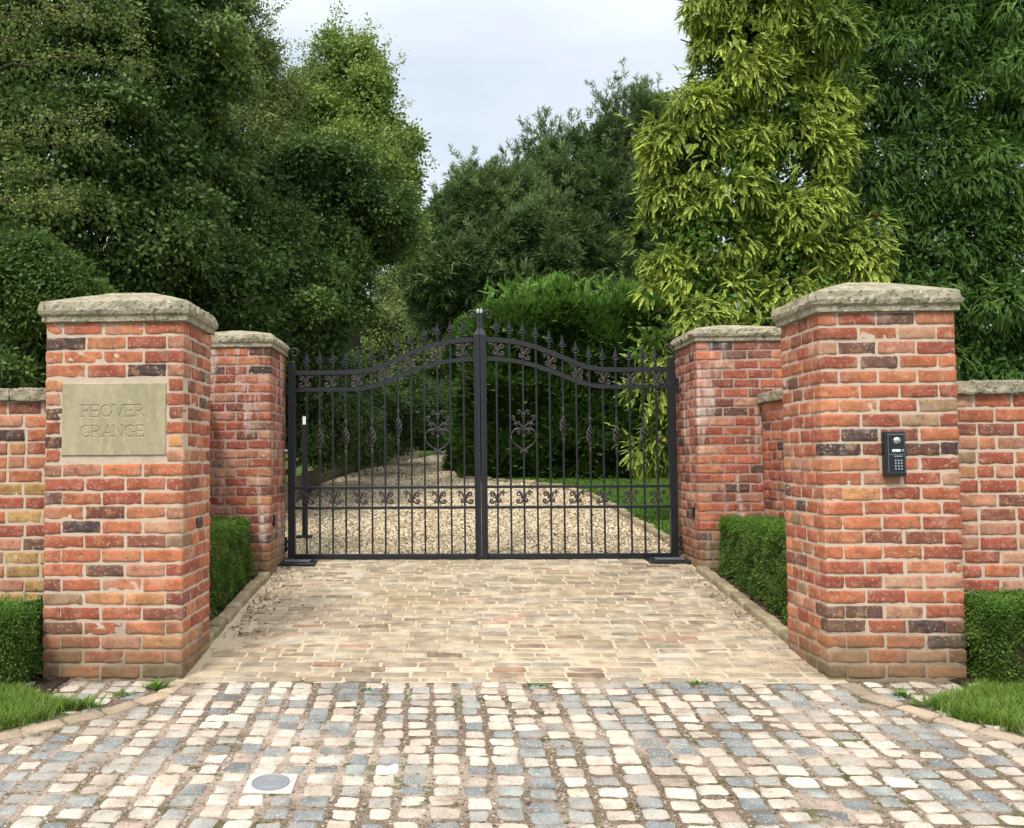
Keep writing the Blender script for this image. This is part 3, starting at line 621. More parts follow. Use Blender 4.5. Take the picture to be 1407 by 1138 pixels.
def gate_leaf(side, label):
    """side = -1: the left leaf (hinge on the left); +1: the right one, a mirror image"""
    root = empty('gate_leaf', (GC + side * GW, GY, .70), label, 'gate', 'pair of wrought-iron gate leaves')
    def W(P):                            # leaf coordinates (u from the hinge, y, z) to the world
        P = np.array(P, float).copy(); P[:, 0] = GC + side * (GW - P[:, 0]); P[:, 1] += GY; return P
    class A2(Acc):
        def add(s, V, F, col=(1, 1, 1), mi=0):
            F = np.asarray(F);
            if side > 0: F = F[:, ::-1]
            return Acc.add(s, W(np.asarray(V, float).reshape(-1, 3)), F if side < 0 else F, col, mi)
    I, B = M['iron'], M['bronze']
    bbox(A2(), (-.036, -.035, .71), (.036, .035, 2.70)).build('hinge_post', I, root)
    a = A2(); tube(a, np.concatenate([bez((-.030, 2.68), (-.034, 2.74), (-.036, 2.77), (-.030, 2.79)), spiral(.022, 2.785, .055, math.pi, 1.25, -1)]), .0075, 6, flat=1.6); a.build('post_scroll', I, root, smooth=True)
    # meeting stile with its stub and outward curl
    a = A2(); bbox(a, (GW - .062, -.04, .70), (GW - .0025, .04, 2.955)); bbox(a, (GW - .062, -.048, .72), (GW - .040, -.036, 2.94))
    a.build('meeting_stile', I, root)
    a = A2(); V = np.array([[GW - .062, -.038, 2.955], [GW - .0025, -.038, 2.955], [GW - .0025, .038, 2.955], [GW - .062, .038, 2.955], [GW - .028, -.026, 3.01], [GW - .0025, -.026, 3.01], [GW - .0025, .026, 3.01], [GW - .028, .026, 3.01], [GW - .026, -.026, 3.20], [GW - .0025, -.026, 3.20], [GW - .0025, .026, 3.20], [GW - .026, .026, 3.20]])
    a.add(V, [[0, 1, 5, 4], [1, 2, 6, 5], [2, 3, 7, 6], [3, 0, 4, 7], [4, 5, 9, 8], [5, 6, 10, 9], [6, 7, 11, 10], [7, 4, 8, 11], [8, 9, 10, 11]]); a.build('stile_finial', I, root)
    bbox(A2(), (GW - .030, -.030, 3.165), (GW - .0025, .030, 3.208), r=.006).build('stile_cap', M['palecap'], root)
    a = A2(); tube(a, np.concatenate([bez((GW - .03, 3.06), (GW - .032, 3.11), (GW - .03, 3.14), (GW - .036, 3.155)), spiral(GW - .085, 3.15, .052, .15, 1.25, 1)]), .0075, 6, flat=1.8); a.build('stile_scroll', I, root, smooth=True)
    bbox(A2(), (.036, -.025, .712), (GW - .062, .025, .765)).build('bottom_rail', I, root)
    bbox(A2(), (.036, -.017, Z_L1 - .014), (GW - .062, .017, Z_L1 + .014)).build('lower_rail', I, root)
    bbox(A2(), (.036, -.017, Z_L2 - .014), (GW - .062, .017, Z_L2 + .014)).build('lock_rail', I, root)
    us = np.linspace(.03, GW - .055, 60); zz = np.zeros(60)
    a = A2(); tube(a, np.stack([us, zz, Z_T + rise(us)], 1), .030, 4); a.build('top_rail', I, root)
    a = A2(); tube(a, np.stack([us, zz, Z_M + rise(us) * .93], 1), .026, 4); a.build('collar_rail', I, root)
    for k in range(13):
        u = .151 + .1318 * k; zt = Z_T + float(rise(u))
        # verticals
        bbox(A2(), (u - .009, -.009, .765), (u + .009, .009, zt - .02), r=.002).build('bar', I, root)
        # spear finial
        a = A2(); z = zt + .018
        prof = [(.010, 0), (.010, .012), (.017, .018), (.017, .026), (.009, .032), (.009, .042), (.016, .048), (.016, .056), (.008, .062), (.009, .075), (.013, .08), (.008, .088)]
        tube(a, [(u, 0, z + h_) for _, h_ in prof], [r_ for r_, _ in prof], 8)
        V = [[u, 0, z + .215]] + [[u + dx * .026, dy * .012, z + .105] for dx, dy in ((-1, 0), (0, -1), (1, 0), (0, 1))] + [[u, 0, z + .078]] + [[u + dx * .012, dy * .009, z + .155] for dx, dy in ((-1, 0), (0, -1), (1, 0), (0, 1))]
        a.add(V, [[0, 6, 7], [0, 7, 8], [0, 8, 9], [0, 9, 6], [5, 2, 1], [5, 3, 2], [5, 4, 3], [5, 1, 4]]); a.add(V, [[6, 1, 2, 7], [7, 2, 3, 8], [8, 3, 4, 9], [9, 4, 1, 6]])
        for s_ in (-1, 1): tube(a, [(u + s_ * .008, 0, z + .080), (u + s_ * .024, 0, z + .086), (u + s_ * .034, 0, z + .100), (u + s_ * .032, 0, z + .112)], [.007, .006, .005, .003], 6)
        a.build('spear_finial', B if False else I, root)
        if k in (1, 3, 5, 7):            # twisted baskets
            a = A2(); zc = 1.925 + (0, .0, .01, .085)[k // 2] + (.0 if k < 7 else .02)
            t = np.linspace(0, 1, 22)
            for q in range(4):
                an = q * math.pi / 2 + t * math.pi * 1.5; rr = .004 + .030 * np.sin(np.pi * t) ** .9
                tube(a, np.stack([u + rr * np.cos(an), rr * np.sin(an), zc - .085 + .17 * t], 1), .0062, 6)
            for e in (-.092, .088): bbox(a, (u - .014, -.014, zc + e - .008), (u + .014, .014, zc + e + .008), r=.003)
            for e in (-.15, .15): bbox(a, (u - .012, -.012, zc + e - .03), (u + .012, .012, zc + e + .03), r=.003)
            a.build('twisted_basket', B, root, smooth=True)
        if k % 2 == 0:                   # acanthus scrolls in both bands
            for lowband in (0, 1):
                a = A2(); s = .95
                zc = (Z_L1 + Z_L2) / 2 if lowband else (Z_M + .93 * float(rise(u)) + zt) / 2
                tl_ = 0 if lowband else math.atan((float(rise(u + .02)) - float(rise(u - .02))) / .04)
                def O(pts, r, n=6, a=a):
                    pts = np.array(pts) * s; f_ = 1 if lowband else -1
                    x_ = pts[:, 0] * -f_; z_ = pts[:, 2] * (1 if lowband else 1)
                    X_ = x_ * math.cos(tl_) - z_ * math.sin(tl_) * .4; Z_2 = x_ * math.sin(tl_) + z_
                    tube(a, np.stack([u + X_, pts[:, 1] - .004, zc + Z_2], 1), np.linspace(1.3, .8, len(pts)) * r, n)
                O(np.concatenate([bez((-.01, -.02), (-.02, .02), (-.03, .04), (-.05, .055)), spiral(-.052, .030, .026, 1.6, 1.1, 1)]), .0075)
                O(np.concatenate([bez((0, .0), (-.01, -.04), (-.03, -.065), (-.06, -.062)), spiral(-.062, -.040, .022, -1.6, 1.0, -1)]), .0085)
                O(bez((0, -.02), (.015, .02), (.02, .05), (.05, .055)), .009); O(bez((.045, .055), (.06, .06), (.07, .045), (.088, .052)), .007)
                O(bez((.045, .05), (.055, .035), (.06, .03), (.058, .012)), .0075); O(bez((.04, .05), (.05, .07), (.055, .068), (.07, .072)), .006)
                O(spiral(-.022, -.005, .016, 0, .9, 1, 14), .006); O(spiral(.022, -.035, .016, 1.6, .9, -1, 14), .007)
                O(bez((.0, -.06), (.0, -.02), (.004, .02), (.0, .05)), .0085); O(bez((0, -.045), (.03, -.06), (.035, -.05), (.04, -.035)), .007)
                a.build('scroll_ornament', B, root, smooth=True)
        if k == 10:                      # heart shaped panel
            a = A2(); zc = 1.985
            for s_ in (-1, 1):
                def O(pts, r): pts = np.array(pts); pts[:, 0] *= s_; pts[:, 0] += u; pts[:, 1] -= .012; pts[:, 2] += zc; tube(a, pts, np.linspace(1, .7, len(pts)) * r, 6)
                O(np.concatenate([bez((.0, -.20), (.05, -.16), (.12, -.14), (.125, -.06)), bez((.125, -.06), (.128, .0), (.06, .03), (.035, -.01)), spiral(.052, -.02, .02, 2.6, .9, 1, 14)]), .0065)
                O(np.concatenate([bez((.008, .0), (.05, .04), (.10, .02), (.12, -.03)), ]), .008)
                O(np.concatenate([bez((.005, .03), (.03, .06), (.08, .08), (.10, .11)), spiral(.098, .13, .022, -1.2, 1.0, 1, 16)]), .007)
                O(np.concatenate([bez((.004, .10), (.012, .15), (.015, .17), (.022, .185)), spiral(.044, .178, .026, 2.8, 1.1, -1, 18)]), .0062)
                O(np.concatenate([bez((.01, .02), (.02, .06), (.05, .06), (.045, .10))]), .0095)
                O(spiral(.024, -.215, .016, 2.6, 1.0, -1, 14), .006)
                O(spiral(.075, .055, .02, 0, .8, 1, 14), .008)
            for e in (-.205, -.055, .165): bbox(a, (u - .016, -.016, zc + e - .012), (u + .016, .016, zc + e + .012), r=.004)
            a.build('heart_scroll', B, root, smooth=True)
    # hinge bracket reaching the pillar
    for zc in (2.42, .86):
        a = A2(); bbox(a, (-.075, -.012, zc - .075), (-.050, .02, zc + .075)); tube(a, [(-.035, 0, zc + .03), (-.065, 0, zc + .03)], .014, 8); tube(a, [(-.035, 0, zc - .04), (-.10, .0, zc - .04)], .016, 8)
        bbox(a, (-.125, -.02, zc - .055), (-.075, .02, zc - .030)); a.build('hinge', I, root)
    return root
gate_leaf(-1, 'left half of the tall black wrought-iron gate, hung on the darker rear pillar')
gate_leaf(1, 'right half of the tall black wrought-iron gate, hung on the white-stained rear pillar')

# motor boxes set in the ground at the hinges
for x0, x1, yc, lb in ((-1.60, -1.24, 9.04, 'flat black metal gate motor box on the paving under the left hinge'), (1.98, 2.37, 9.10, 'flat black metal gate motor box on the paving under the right hinge')):
    z = float(gz(yc)); r = empty('gate_motor_box', ((x0 + x1) / 2, yc, z), lb, 'gate motor', 'gate motor boxes')
    bbox(Acc(), (x0, yc - .13, z - .02), (x1, yc + .13, z + .022), r=.008).build('housing', M['iron'], r)
    a = Acc(); bbox(a, (x0 + .06, yc - .10, z + .024), (x1 - .05, yc + .02, z + .042), r=.006); a.build('lid', M['grey'], r)
    a = Acc(); s_ = x1 - .07 if x0 < 0 else x0 + .05; tube(a, [(s_, yc + .06, z + .02), (s_, yc + .06, z + .05)], [.03, .026], 12); a.build('pivot', M['iron'], r)
    a = Acc(); sx_ = -1.515 if x0 < 0 else 2.28; bbox(a, (sx_ - .035, yc + .04, z + .02), (sx_ + .035, 9.28, z + .045)); a.build('drive_arm', M['iron'], r)
# photocells on the rear pillars
for x, s_, px, py, lb in ((BL[1], 1, 376, 715, 'small black photocell on the inner face of the left rear pillar'), (BR[0], -1, 948, 704, 'small black photocell on the inner face of the right rear pillar')):
    Y = 8.62 if s_ > 0 else 8.86; z = at(px, py, Y)[2]
    r = empty('photocell', (x, Y, z), lb, 'sensor', 'gate photocells')
    bbox(Acc(), (min(x - s_ * .004, x + s_ * .022), Y - .035, z - .05), (max(x - s_ * .004, x + s_ * .022), Y + .035, z + .05), r=.006).build('housing', M['plastic'], r)
    bbox(Acc(), (min(x + s_ * .018, x + s_ * .026), Y - .018, z - .012), (max(x + s_ * .018, x + s_ * .026), Y + .018, z + .028), r=.003).build('lens', M['grey'], r)
# sensor post inside the gate on the left
pt = at(418, 572, 10.6); zg = float(gz(10.6)); xx = pt[0]
r = empty('sensor_post', (xx, 10.6, zg), 'slim black post with a white-topped reader behind the left gate leaf', 'post')
bbox(Acc(), (xx - .022, 10.57, zg - .1), (xx + .022, 10.63, pt[2] - .15)).build('post', M['iron'], r)
bbox(Acc(), (xx - .026, 10.565, pt[2] - .15), (xx + .026, 10.64, pt[2])).build('reader', M['plastic'], r)
bbox(Acc(), (xx - .012, 10.558, pt[2] - .10), (xx + .03, 10.567, pt[2] - .008)).build('reader_face', M['white'], r)
bbox(Acc(), (xx - .09, 10.52, zg - .03), (xx + .09, 10.68, zg + .03)).build('base_plate', M['iron'], r)

# intercom on the right front pillar
ic0 = at(1211, 593, 5.66); ic1 = at(1242, 655, 5.66); x0, x1, z1, z0 = ic0[0], ic1[0], ic0[2], ic1[2] + .002; Y = RY0
r = empty('intercom', ((x0 + x1) / 2, Y, z0), 'black door-entry intercom with keypad and silver speaker dome on the pillar face', 'intercom')
bbox(Acc(), (x0, Y - .045, z0), (x1, Y - .002, z1), r=.006).build('housing', M['plastic'], r)
w_, h_ = x1 - x0, z1 - z0
a = Acc(); bbox(a, (x0 + .018, Y - .049, z0 + .022), (x1 - .008, Y - .044, z1 - .016), r=.002); a.build('face_plate', M['grey'], r)
a = Acc(); bbox(a, (x0 + .022, Y - .052, z0 + .51 * h_), (x1 - .012, Y - .048, z1 - .022), r=.001); bbox(a, (x0 + .022, Y - .052, z0 + .028), (x1 - .012, Y - .048, z0 + .48 * h_), r=.001); a.build('panel', M['plastic'], r)
a = Acc(); cx_, cz_ = x0 + .56 * w_, z1 - .21 * h_
th = np.linspace(0, 2 * np.pi, 25)[:-1]; prof = [(.0235, 0), (.022, .006), (.016, .012), (.008, .015), (.0005, .016)]
V = np.concatenate([np.c_[cx_ + q[0] * np.cos(th), np.full(24, Y - .0515 - q[1]), cz_ + q[0] * np.sin(th)] for q in prof])
a.add(V, [[k * 24 + i, k * 24 + (i + 1) % 24, (k + 1) * 24 + (i + 1) % 24, (k + 1) * 24 + i] for k in range(4) for i in range(24)]); a.build('speaker_dome', M['steel'], r, smooth=True)
bbox(Acc(), (x0 + .32 * w_, Y - .054, z0 + .545 * h_), (x0 + .72 * w_, Y - .0515, z0 + .60 * h_), r=.001).build('name_strip', M['white'], r)
bbox(Acc(), (x0 + .78 * w_, Y - .054, z0 + .55 * h_), (x0 + .87 * w_, Y - .0515, z0 + .60 * h_), r=.001).build('call_button', M['steel'], r)
bbox(Acc(), (x0 + .40 * w_, Y - .054, z0 + .435 * h_), (x0 + .80 * w_, Y - .0515, z0 + .455 * h_), r=.001).build('display', M['steel'], r)
for i in range(3):
    for j in range(4):
        kx, kz = x0 + (.46 + .14 * i) * w_, z0 + (.35 - .062 * j) * h_
        bbox(Acc(), (kx - .0048, Y - .0555, kz - .0048), (kx + .0048, Y - .0515, kz + .0048), r=.001).build('key', M['steel'], r)

# utility cover in the cobbles
cc_ = gp(372, 1078); cxx, cyy = cc_[0], cc_[1]; z = float(gz(cyy))
r = empty('utility_cover', (cxx, cyy, z), 'small round metal utility cover in a pale square frame among the cobbles', 'utility cover')
sl_ = .0705
def slope(V): V = np.array(V, float); V[:, 2] += (V[:, 1] - cyy) * sl_; return V
a = Acc(); b = Acc(); bbox(b, (cxx - .108, cyy - .100, z - .03), (cxx + .108, cyy + .100, z + .007), r=.006); a.add(slope(np.concatenate(b.V)), np.concatenate(b.F)); a.build('frame', M['coverframe'], r)
th = np.linspace(0, 2 * np.pi, 41)[:-1]; prof = [(.084, .006), (.083, .011), (.075, .012), (.073, .010), (.056, .010), (.054, .012), (.036, .012), (.034, .010), (.0005, .010)]
V = np.concatenate([np.c_[cxx + q[0] * np.cos(th), cyy + q[0] * np.sin(th), np.full(40, z + q[1])] for q in prof])
a = Acc(); a.add(slope(V), [[k * 40 + i, k * 40 + (i + 1) % 40, (k + 1) * 40 + (i + 1) % 40, (k + 1) * 40 + i] for k in range(8) for i in range(40)]); a.build('lid', M['covermetal'], r)

# low board edging to the left of the gravel
r = empty('low_retaining_wall', (-2.2, 14, float(gz(14)) ), 'low weathered board retaining wall along the left of the gravel drive', 'retaining wall')
x, y, an = resample([(-2.08, 9.5), (-2.28, 11), (-2.30, 14), (-2.28, 16.6), (-1.74, 19.5), (-1.12, 21.4), (-.6, 22.7)], .32); n = len(x)
h = .17 + .02 * rng.random(n)
a = Acc(); bricks(a, np.stack([x, y, gz(y) + h - .05], 1), np.stack([np.full(n, .157), np.full(n, .03), h], 1), an, np.ones((n, 3)), r=.008, tpl=TB2, amp=.004, f=12); a.build('boards', M['board'], r)

exec_foliage = True
# ------------------------------------------------------------------ foliage toolkit
def unit(v): return v / np.maximum(np.linalg.norm(v, axis=-1, keepdims=True), 1e-9)
def kite(base, d, nrm, ln, wd):
    """leaf quads: base (n,3), direction, normal, length, width"""
    s = unit(np.cross(d, nrm)); m = base + d * (ln * .45)[:, None]
    return np.stack([base, m + s * (wd / 2)[:, None], base + d * ln[:, None] - nrm * (ln * .08)[:, None], m - s * (wd / 2)[:, None]], 1)
def tpl_broad(n, spread=1.0, lf=.42, wd=.26, seed=0, up=.5):
    r = np.random.default_rng(seed); b = r.normal(0, .42, (n, 3)) * spread; d = unit(b + r.normal(0, .5, (n, 3)) + np.array([.5, 0, -.25])); nn = unit(r.normal(0, .75, (n, 3)) + np.array([.45, 0, up]))
    nn = unit(nn - (nn * d).sum(1, keepdims=True) * d); l = lf * r.uniform(.7, 1.2, n); return kite(b, d, nn, l, l * wd / lf)
def tpl_frond(pairs=8, droop=.35, seed=0, wd=.16, sl=.46):
    r = np.random.default_rng(seed); B = []; D = []; Nn = []; Ln = []
    for i in range(pairs):
        t = .06 + .9 * i / pairs
        for s in (-1, 1):
            B.append((t, 0, -droop * t * t)); a_ = rad(48 - 18 * t) + r.normal(0, .08)
            D.append((math.cos(a_), s * math.sin(a_), -.28 - droop * t + r.normal(0, .08))); Nn.append((r.normal(0, .15), r.normal(0, .2) + s * .25, 1)); Ln.append(sl * (1.05 - t * .75) * r.uniform(.8, 1.15) * (.6 + 1.2 * min(t, .33)))
    B.append((.9, 0, -droop * .81)); D.append((1, 0, -droop * 1.6)); Nn.append((0, 0, 1)); Ln.append(.26)
    D = unit(np.array(D)); Nn = np.array(Nn, float); Nn = unit(Nn - (Nn * D).sum(1, keepdims=True) * D); Ln = np.array(Ln)
    return kite(np.array(B), D, Nn, Ln, Ln * wd / .3)
def tpl_pine(n=24, seed=0):
    r = np.random.default_rng(seed); t = r.uniform(0, .75, n); a_ = r.uniform(0, 6.283, n); o = np.deg2rad(r.uniform(25, 60, n))
    D = np.stack([np.cos(o), np.sin(o) * np.cos(a_), np.sin(o) * np.sin(a_)], 1); B = np.stack([t, t * 0, t * 0], 1); Nn = unit(np.cross(D, r.normal(0, 1, (n, 3)))); Ln = r.uniform(.4, .62, n)
    return kite(B, D, Nn, Ln, np.full(n, .075))
def scatter(acc, tpls, P, X, S, col, leafvar=.18, upn=.35, up0=(0, 0, 1), tip=0):
    """instances merged into one mesh: P points, X outward axes, S sizes, col (n,3)"""
    n = len(P); X = unit(X); U = unit(np.array(up0, float) + rng.normal(0, upn, (n, 3))); Yv = unit(np.cross(U, X)); Zv = np.cross(X, Yv)
    R = np.stack([X, Yv, Zv], 1); k = rng.integers(0, len(tpls), n)
    for i, T in enumerate(tpls):
        s = k == i; m = s.sum()
        if not m: continue
        q = T.reshape(-1, 3); V = np.einsum('vj,njk->nvk', q, R[s]) * S[s][:, None, None] + P[s][:, None]
        nl = len(T); c = np.repeat(col[s], nl, 0) * rng.uniform(1 - leafvar, 1 + leafvar, (m * nl, 1))
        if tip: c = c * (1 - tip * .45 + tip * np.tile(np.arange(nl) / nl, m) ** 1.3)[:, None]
        acc.add(V.reshape(-1, 3), np.arange(m * nl * 4).reshape(-1, 4), np.clip(np.repeat(c, 4, 0), 0, 1))
def lobes(spec):
    """(px, py, radius px, distance, vertical stretch, depth stretch) -> centres, radii"""
    c = []; r = []
    for s in spec:
        px, py, rp, Y = s[:4]; vs = s[4] if len(s) > 4 else 1.; ds = s[5] if len(s) > 5 else .8
        k = rp * Y / FPX; c.append(at(px, py, Y)); r.append((k, k * ds, k * vs))
    return np.array(c), np.array(r)
def clumps(c, r, m, size, flat):
    """break each lobe into boughs: smaller flattened clumps set over its surface"""
    C2 = []; R2 = []
    for ci, ri in zip(c, r):
        mm = max(5, int(m * (ri[0] / size) ** 1.6 * .16)); d = unit(rng.normal(0, 1, (mm, 3)) + np.array([0, -.25, 0]))
        f = rng.uniform(.62, .98, (mm, 1)); q = size * rng.uniform(.6, 1.35, (mm, 1))
        q = np.minimum(q, ri[0] * .55)
        C2.append(ci + d * f * ri * .92); R2.append(q * np.array([1, 1, flat])); C2.append(ci[None]); R2.append(ri[None] * .62)
    return np.concatenate(C2), np.concatenate(R2)
def sample(cen, rd, n, rmin=.60, rmax=1.18, gap=0., gf=2.0, back=.75, seed=0, rp=.5, zmin=None, inner=.62):
    ar = (rd[:, 0] * rd[:, 2] + rd[:, 0] * rd[:, 1]); k = rng.choice(len(cen), int(n * 4.5), p=ar / ar.sum())
    d = unit(rng.normal(0, 1, (len(k), 3))); f = rmin + (rmax - rmin) * rng.random(len(k)) ** rp
    P = cen[k] + d * f[:, None] * rd[k]; nrm = unit(d / rd[k]); ok = np.ones(len(P), bool)
    for c, r in zip(cen, rd): ok &= (np.linalg.norm((P - c) / r, axis=1) > inner) | False
    tocam = unit(EYE - P); ok &= ((nrm * tocam).sum(1) > -.25) | (rng.random(len(P)) > back)
    if gap: ok &= fbm(P, gf, seed, 2) > -1 + gap * 1.0 + rng.normal(0, .12, len(P))
    if zmin is not None: ok &= P[:, 2] > zmin
    P, nrm = P[ok], nrm[ok]; return P[:n], nrm[:n]
def cols(P, base, alt, f=1.2, seed=0, var=.15):
    t = np.clip(.5 + .6 * fbm(P, f, seed, 2) + rng.normal(0, .12, len(P)), 0, 1)[:, None]
    return (np.array(base) * (1 - t) + np.array(alt) * t) * rng.uniform(1 - var, 1 + var, (len(P), 1))
def blob(acc, cen, rd, s=.7, col=(.02, .02, .015)):
    th = np.linspace(0, np.pi, 9); ph = np.linspace(0, 2 * np.pi, 15)[:-1]
    T_, Pp = np.meshgrid(th, ph, indexing='ij'); D_ = np.stack([np.sin(T_) * np.cos(Pp), np.sin(T_) * np.sin(Pp), np.cos(T_)], -1)
    F = [[i * 14 + j, i * 14 + (j + 1) % 14, (i + 1) * 14 + (j + 1) % 14, (i + 1) * 14 + j] for i in range(8) for j in range(14)]
    for c, r in zip(cen, rd):
        V = c + D_ * r * s * (1 + .2 * fbm(D_ * r + c, 1.5, 4, 2))[..., None]; acc.add(V.reshape(-1, 3), F, col)
def limbs(acc, base, top, cen, r0, wob=.12):
    t = np.linspace(0, 1, 14)[:, None]; ax = base + (top - base) * t + wob * np.stack([np.sin(t[:, 0] * 5), np.cos(t[:, 0] * 4), t[:, 0] * 0], 1) * t
    tube(acc, ax, r0 * (1 - .8 * t[:, 0]), 10)
    for c in cen:
        k = np.argmin(np.abs(ax[:, 2] - (c[2] - .35 * np.linalg.norm((c - ax[0])[:2])))); s = ax[k]
        tt = np.linspace(0, 1, 8)[:, None]; p = s + (c - s) * tt + np.array([0, 0, .12]) * np.sin(tt * np.pi) * np.linalg.norm(c - s) * .4 + rng.normal(0, .03, (8, 3)) * tt
        tube(acc, p, r0 * .42 * (1 - .75 * tt[:, 0]) * (1 - .5 * k / 14), 6)
        for q in range(4):                   # smaller boughs
            e = c + unit(rng.normal(0, 1, 3)) * .6; i0 = rng.integers(3, 7); pp_ = p[i0] + (e - p[i0]) * np.linspace(0, 1, 6)[:, None] + rng.normal(0, .02, (6, 3)); tube(acc, pp_, r0 * .14 * np.linspace(1, .3, 6), 5)
def tree(name, label, cat, spec, trunk, n, tpls, size, base, alt, group=None, material='leaf', droop=0., cf=1.2, seed=0, r0=.16, outw=1., upn=.35, var=.15, core=0, wob=.12, cl=(7, .38, .62), shoots=(0, .5), tip=0, clear=0, **kw):
    cen, rd = lobes(spec); cen0, rd0 = cen, rd; bx, by = trunk; z = float(gz(by))
    root = empty(name, (bx, by, z), label, cat, group)
    a = Acc(); top = np.array([bx * .5 + cen[:, 0].mean() * .5, by, cen[:, 2].max()]); limbs(a, np.array([bx, by, z - .1]), top, cen, r0, wob)
    a.build('trunk', M['bark'], root, smooth=True)
    cc_, rr_ = clumps(cen, rd, *cl)
    P, nr = sample(cc_, rr_, n, seed=seed, **kw)
    if clear: k_ = P[:, 2] > gz(P[:, 1]) + clear + .1 * vnoise(P, 3, 1); P, nr = P[k_], nr[k_]
    X = unit(nr * outw + rng.normal(0, .45, P.shape) + np.array([0, 0, -droop])); S = size * rng.uniform(.7, 1.3, len(P))
    a = Acc(); scatter(a, tpls, P, X, S, cols(P, base, alt, cf, seed, var), upn=upn, tip=tip)
    if shoots[0]:                           # twigs that stick out of the crown
        Q, q = sample(cc_, rr_, shoots[0] * 3, seed=seed + 3, rmin=.85, rmax=1.0, back=.9)
        up = q[:, 2] + rng.normal(0, .5, len(q)); s_ = np.argsort(-up)[:shoots[0]]; Q, q = Q[s_], q[s_]
        dd = unit(q * .6 + rng.normal(0, .35, Q.shape) + np.array([0, 0, .55 - droop])); LL = shoots[1] * rng.uniform(.4, 1.3, len(Q)); kk = 7
        tt = np.linspace(0, 1, kk); T3 = (Q[:, None] + dd[:, None] * (tt[None, :, None] * LL[:, None, None])).reshape(-1, 3) + rng.normal(0, size * .15, (len(Q) * kk, 3))
        scatter(a, tpls, T3, unit(np.repeat(dd, kk, 0) + rng.normal(0, .35, T3.shape)), size * rng.uniform(.55, .95, len(T3)), cols(T3, base, alt, cf, seed, var), upn=.6)
    if core:                                # sparser, larger inner foliage that closes the crown
        P, nr = sample(cen, rd, core, rmin=.35, rmax=.75, seed=seed, inner=.3, back=.3)
        if clear: k_ = P[:, 2] > gz(P[:, 1]) + clear + .15; P, nr = P[k_], nr[k_]
        scatter(a, PN_ if tpls is PN_ else BR_, P, unit(nr + rng.normal(0, .6, P.shape)), np.full(len(P), size * 1.45), cols(P, base, base, cf, seed, var))
    a.build('crown', M[material], root)
    return root
BR_ = [tpl_broad(12, seed=s) for s in range(6)]
FR_ = [tpl_frond(8, .38, s, wd=.155, sl=.44) for s in range(5)]
FR2 = [tpl_frond(8, .5, s, wd=.125, sl=.40) for s in range(5)]
FTH = [tpl_frond(7, -.05, s, wd=.15, sl=.40) for s in range(5)]
PN_ = [tpl_pine(22, s) for s in range(5)]

# ---- left side
tree('broadleaf_tree', 'huge dark green broadleaf tree rising behind the name pillar and left wall', 'tree',
     [(-60, 60, 150, 11), (60, 30, 140, 10.5), (180, 20, 110, 10.5), (250, 110, 90, 11), (-30, 220, 130, 10), (90, 200, 130, 10), (200, 210, 110, 10.5), (290, 230, 80, 11.5), (30, 350, 110, 10), (140, 340, 110, 10), (240, 330, 90, 10.5), (300, 390, 75, 11), (170, 430, 70, 10.5), (60, -90, 150, 11), (210, -70, 110, 11), (0, 470, 90, 10.5), (90, 480, 80, 10.5), (-60, 430, 90, 10.5), (15, 525, 60, 9.9), (115, 430, 60, 10.2), (110, 330, 130, 12.6), (10, 430, 130, 12.6)],
     (-4.6, 10.8), 27000, BR_, .145, (.050, .100, .022), (.155, .230, .055), var=.32, droop=.55, gap=.85, gf=1.9, seed=1, core=4500, rmax=1.22, rp=.7, shoots=(200, .45), cl=(9, .42, .42), cf=.9, r0=.22)
tree('holly_tree', 'very dark dense evergreen tree between the left pillars and the tall tree', 'tree',
     [(340, 280, 85, 13), (410, 260, 75, 13.5), (370, 370, 90, 12.5), (440, 350, 70, 13.5), (500, 300, 55, 14), (300, 330, 80, 12), (330, 450, 85, 12), (420, 440, 80, 12.8), (455, 425, 42, 14), (520, 325, 36, 14.5), (545, 285, 28, 15)],
     (-3.4, 13.2), 22000, BR_, .145, (.044, .092, .022), (.115, .190, .045), var=.25, droop=.3, gap=.8, gf=2, seed=2, core=3400, rmax=1.2, rp=.7, shoots=(160, .4), cl=(9, .42, .45), r0=.18)
tree('tall_broadleaf_tree', 'tall mid-green tree with a narrow ragged top left of the open sky', 'tree',
     [(455, 85, 45, 19), (500, 100, 40, 19), (470, 150, 60, 19, 1.1), (520, 180, 42, 19), (420, 170, 55, 18.5), (480, 230, 75, 18.5), (530, 245, 42, 19), (400, 240, 70, 18), (550, 310, 28, 19), (500, 310, 65, 18.5)],
     (-1.9, 19.2), 15500, BR_, .18, (.15, .23, .045), (.28, .37, .085), droop=.35, gap=.72, gf=1.5, seed=3, r0=.2, core=500, cf=.7, cl=(9, .50, .5), rmax=1.4, rp=.9, shoots=(260, .6))
tree('wispy_tree', 'thin open-crowned tree with sky showing through at the top left', 'tree',
     [(310, 20, 50, 15), (350, 90, 45, 15.5), (300, 110, 60, 15), (385, 150, 38, 15.5), (340, 180, 60, 15), (290, 200, 60, 15)],
     (-4.2, 15.3), 5200, BR_, .13, (.085, .135, .035), (.18, .23, .065), rmax=1.6, rp=1., shoots=(160, .6), droop=.2, gap=.7, gf=2, seed=4, r0=.12)
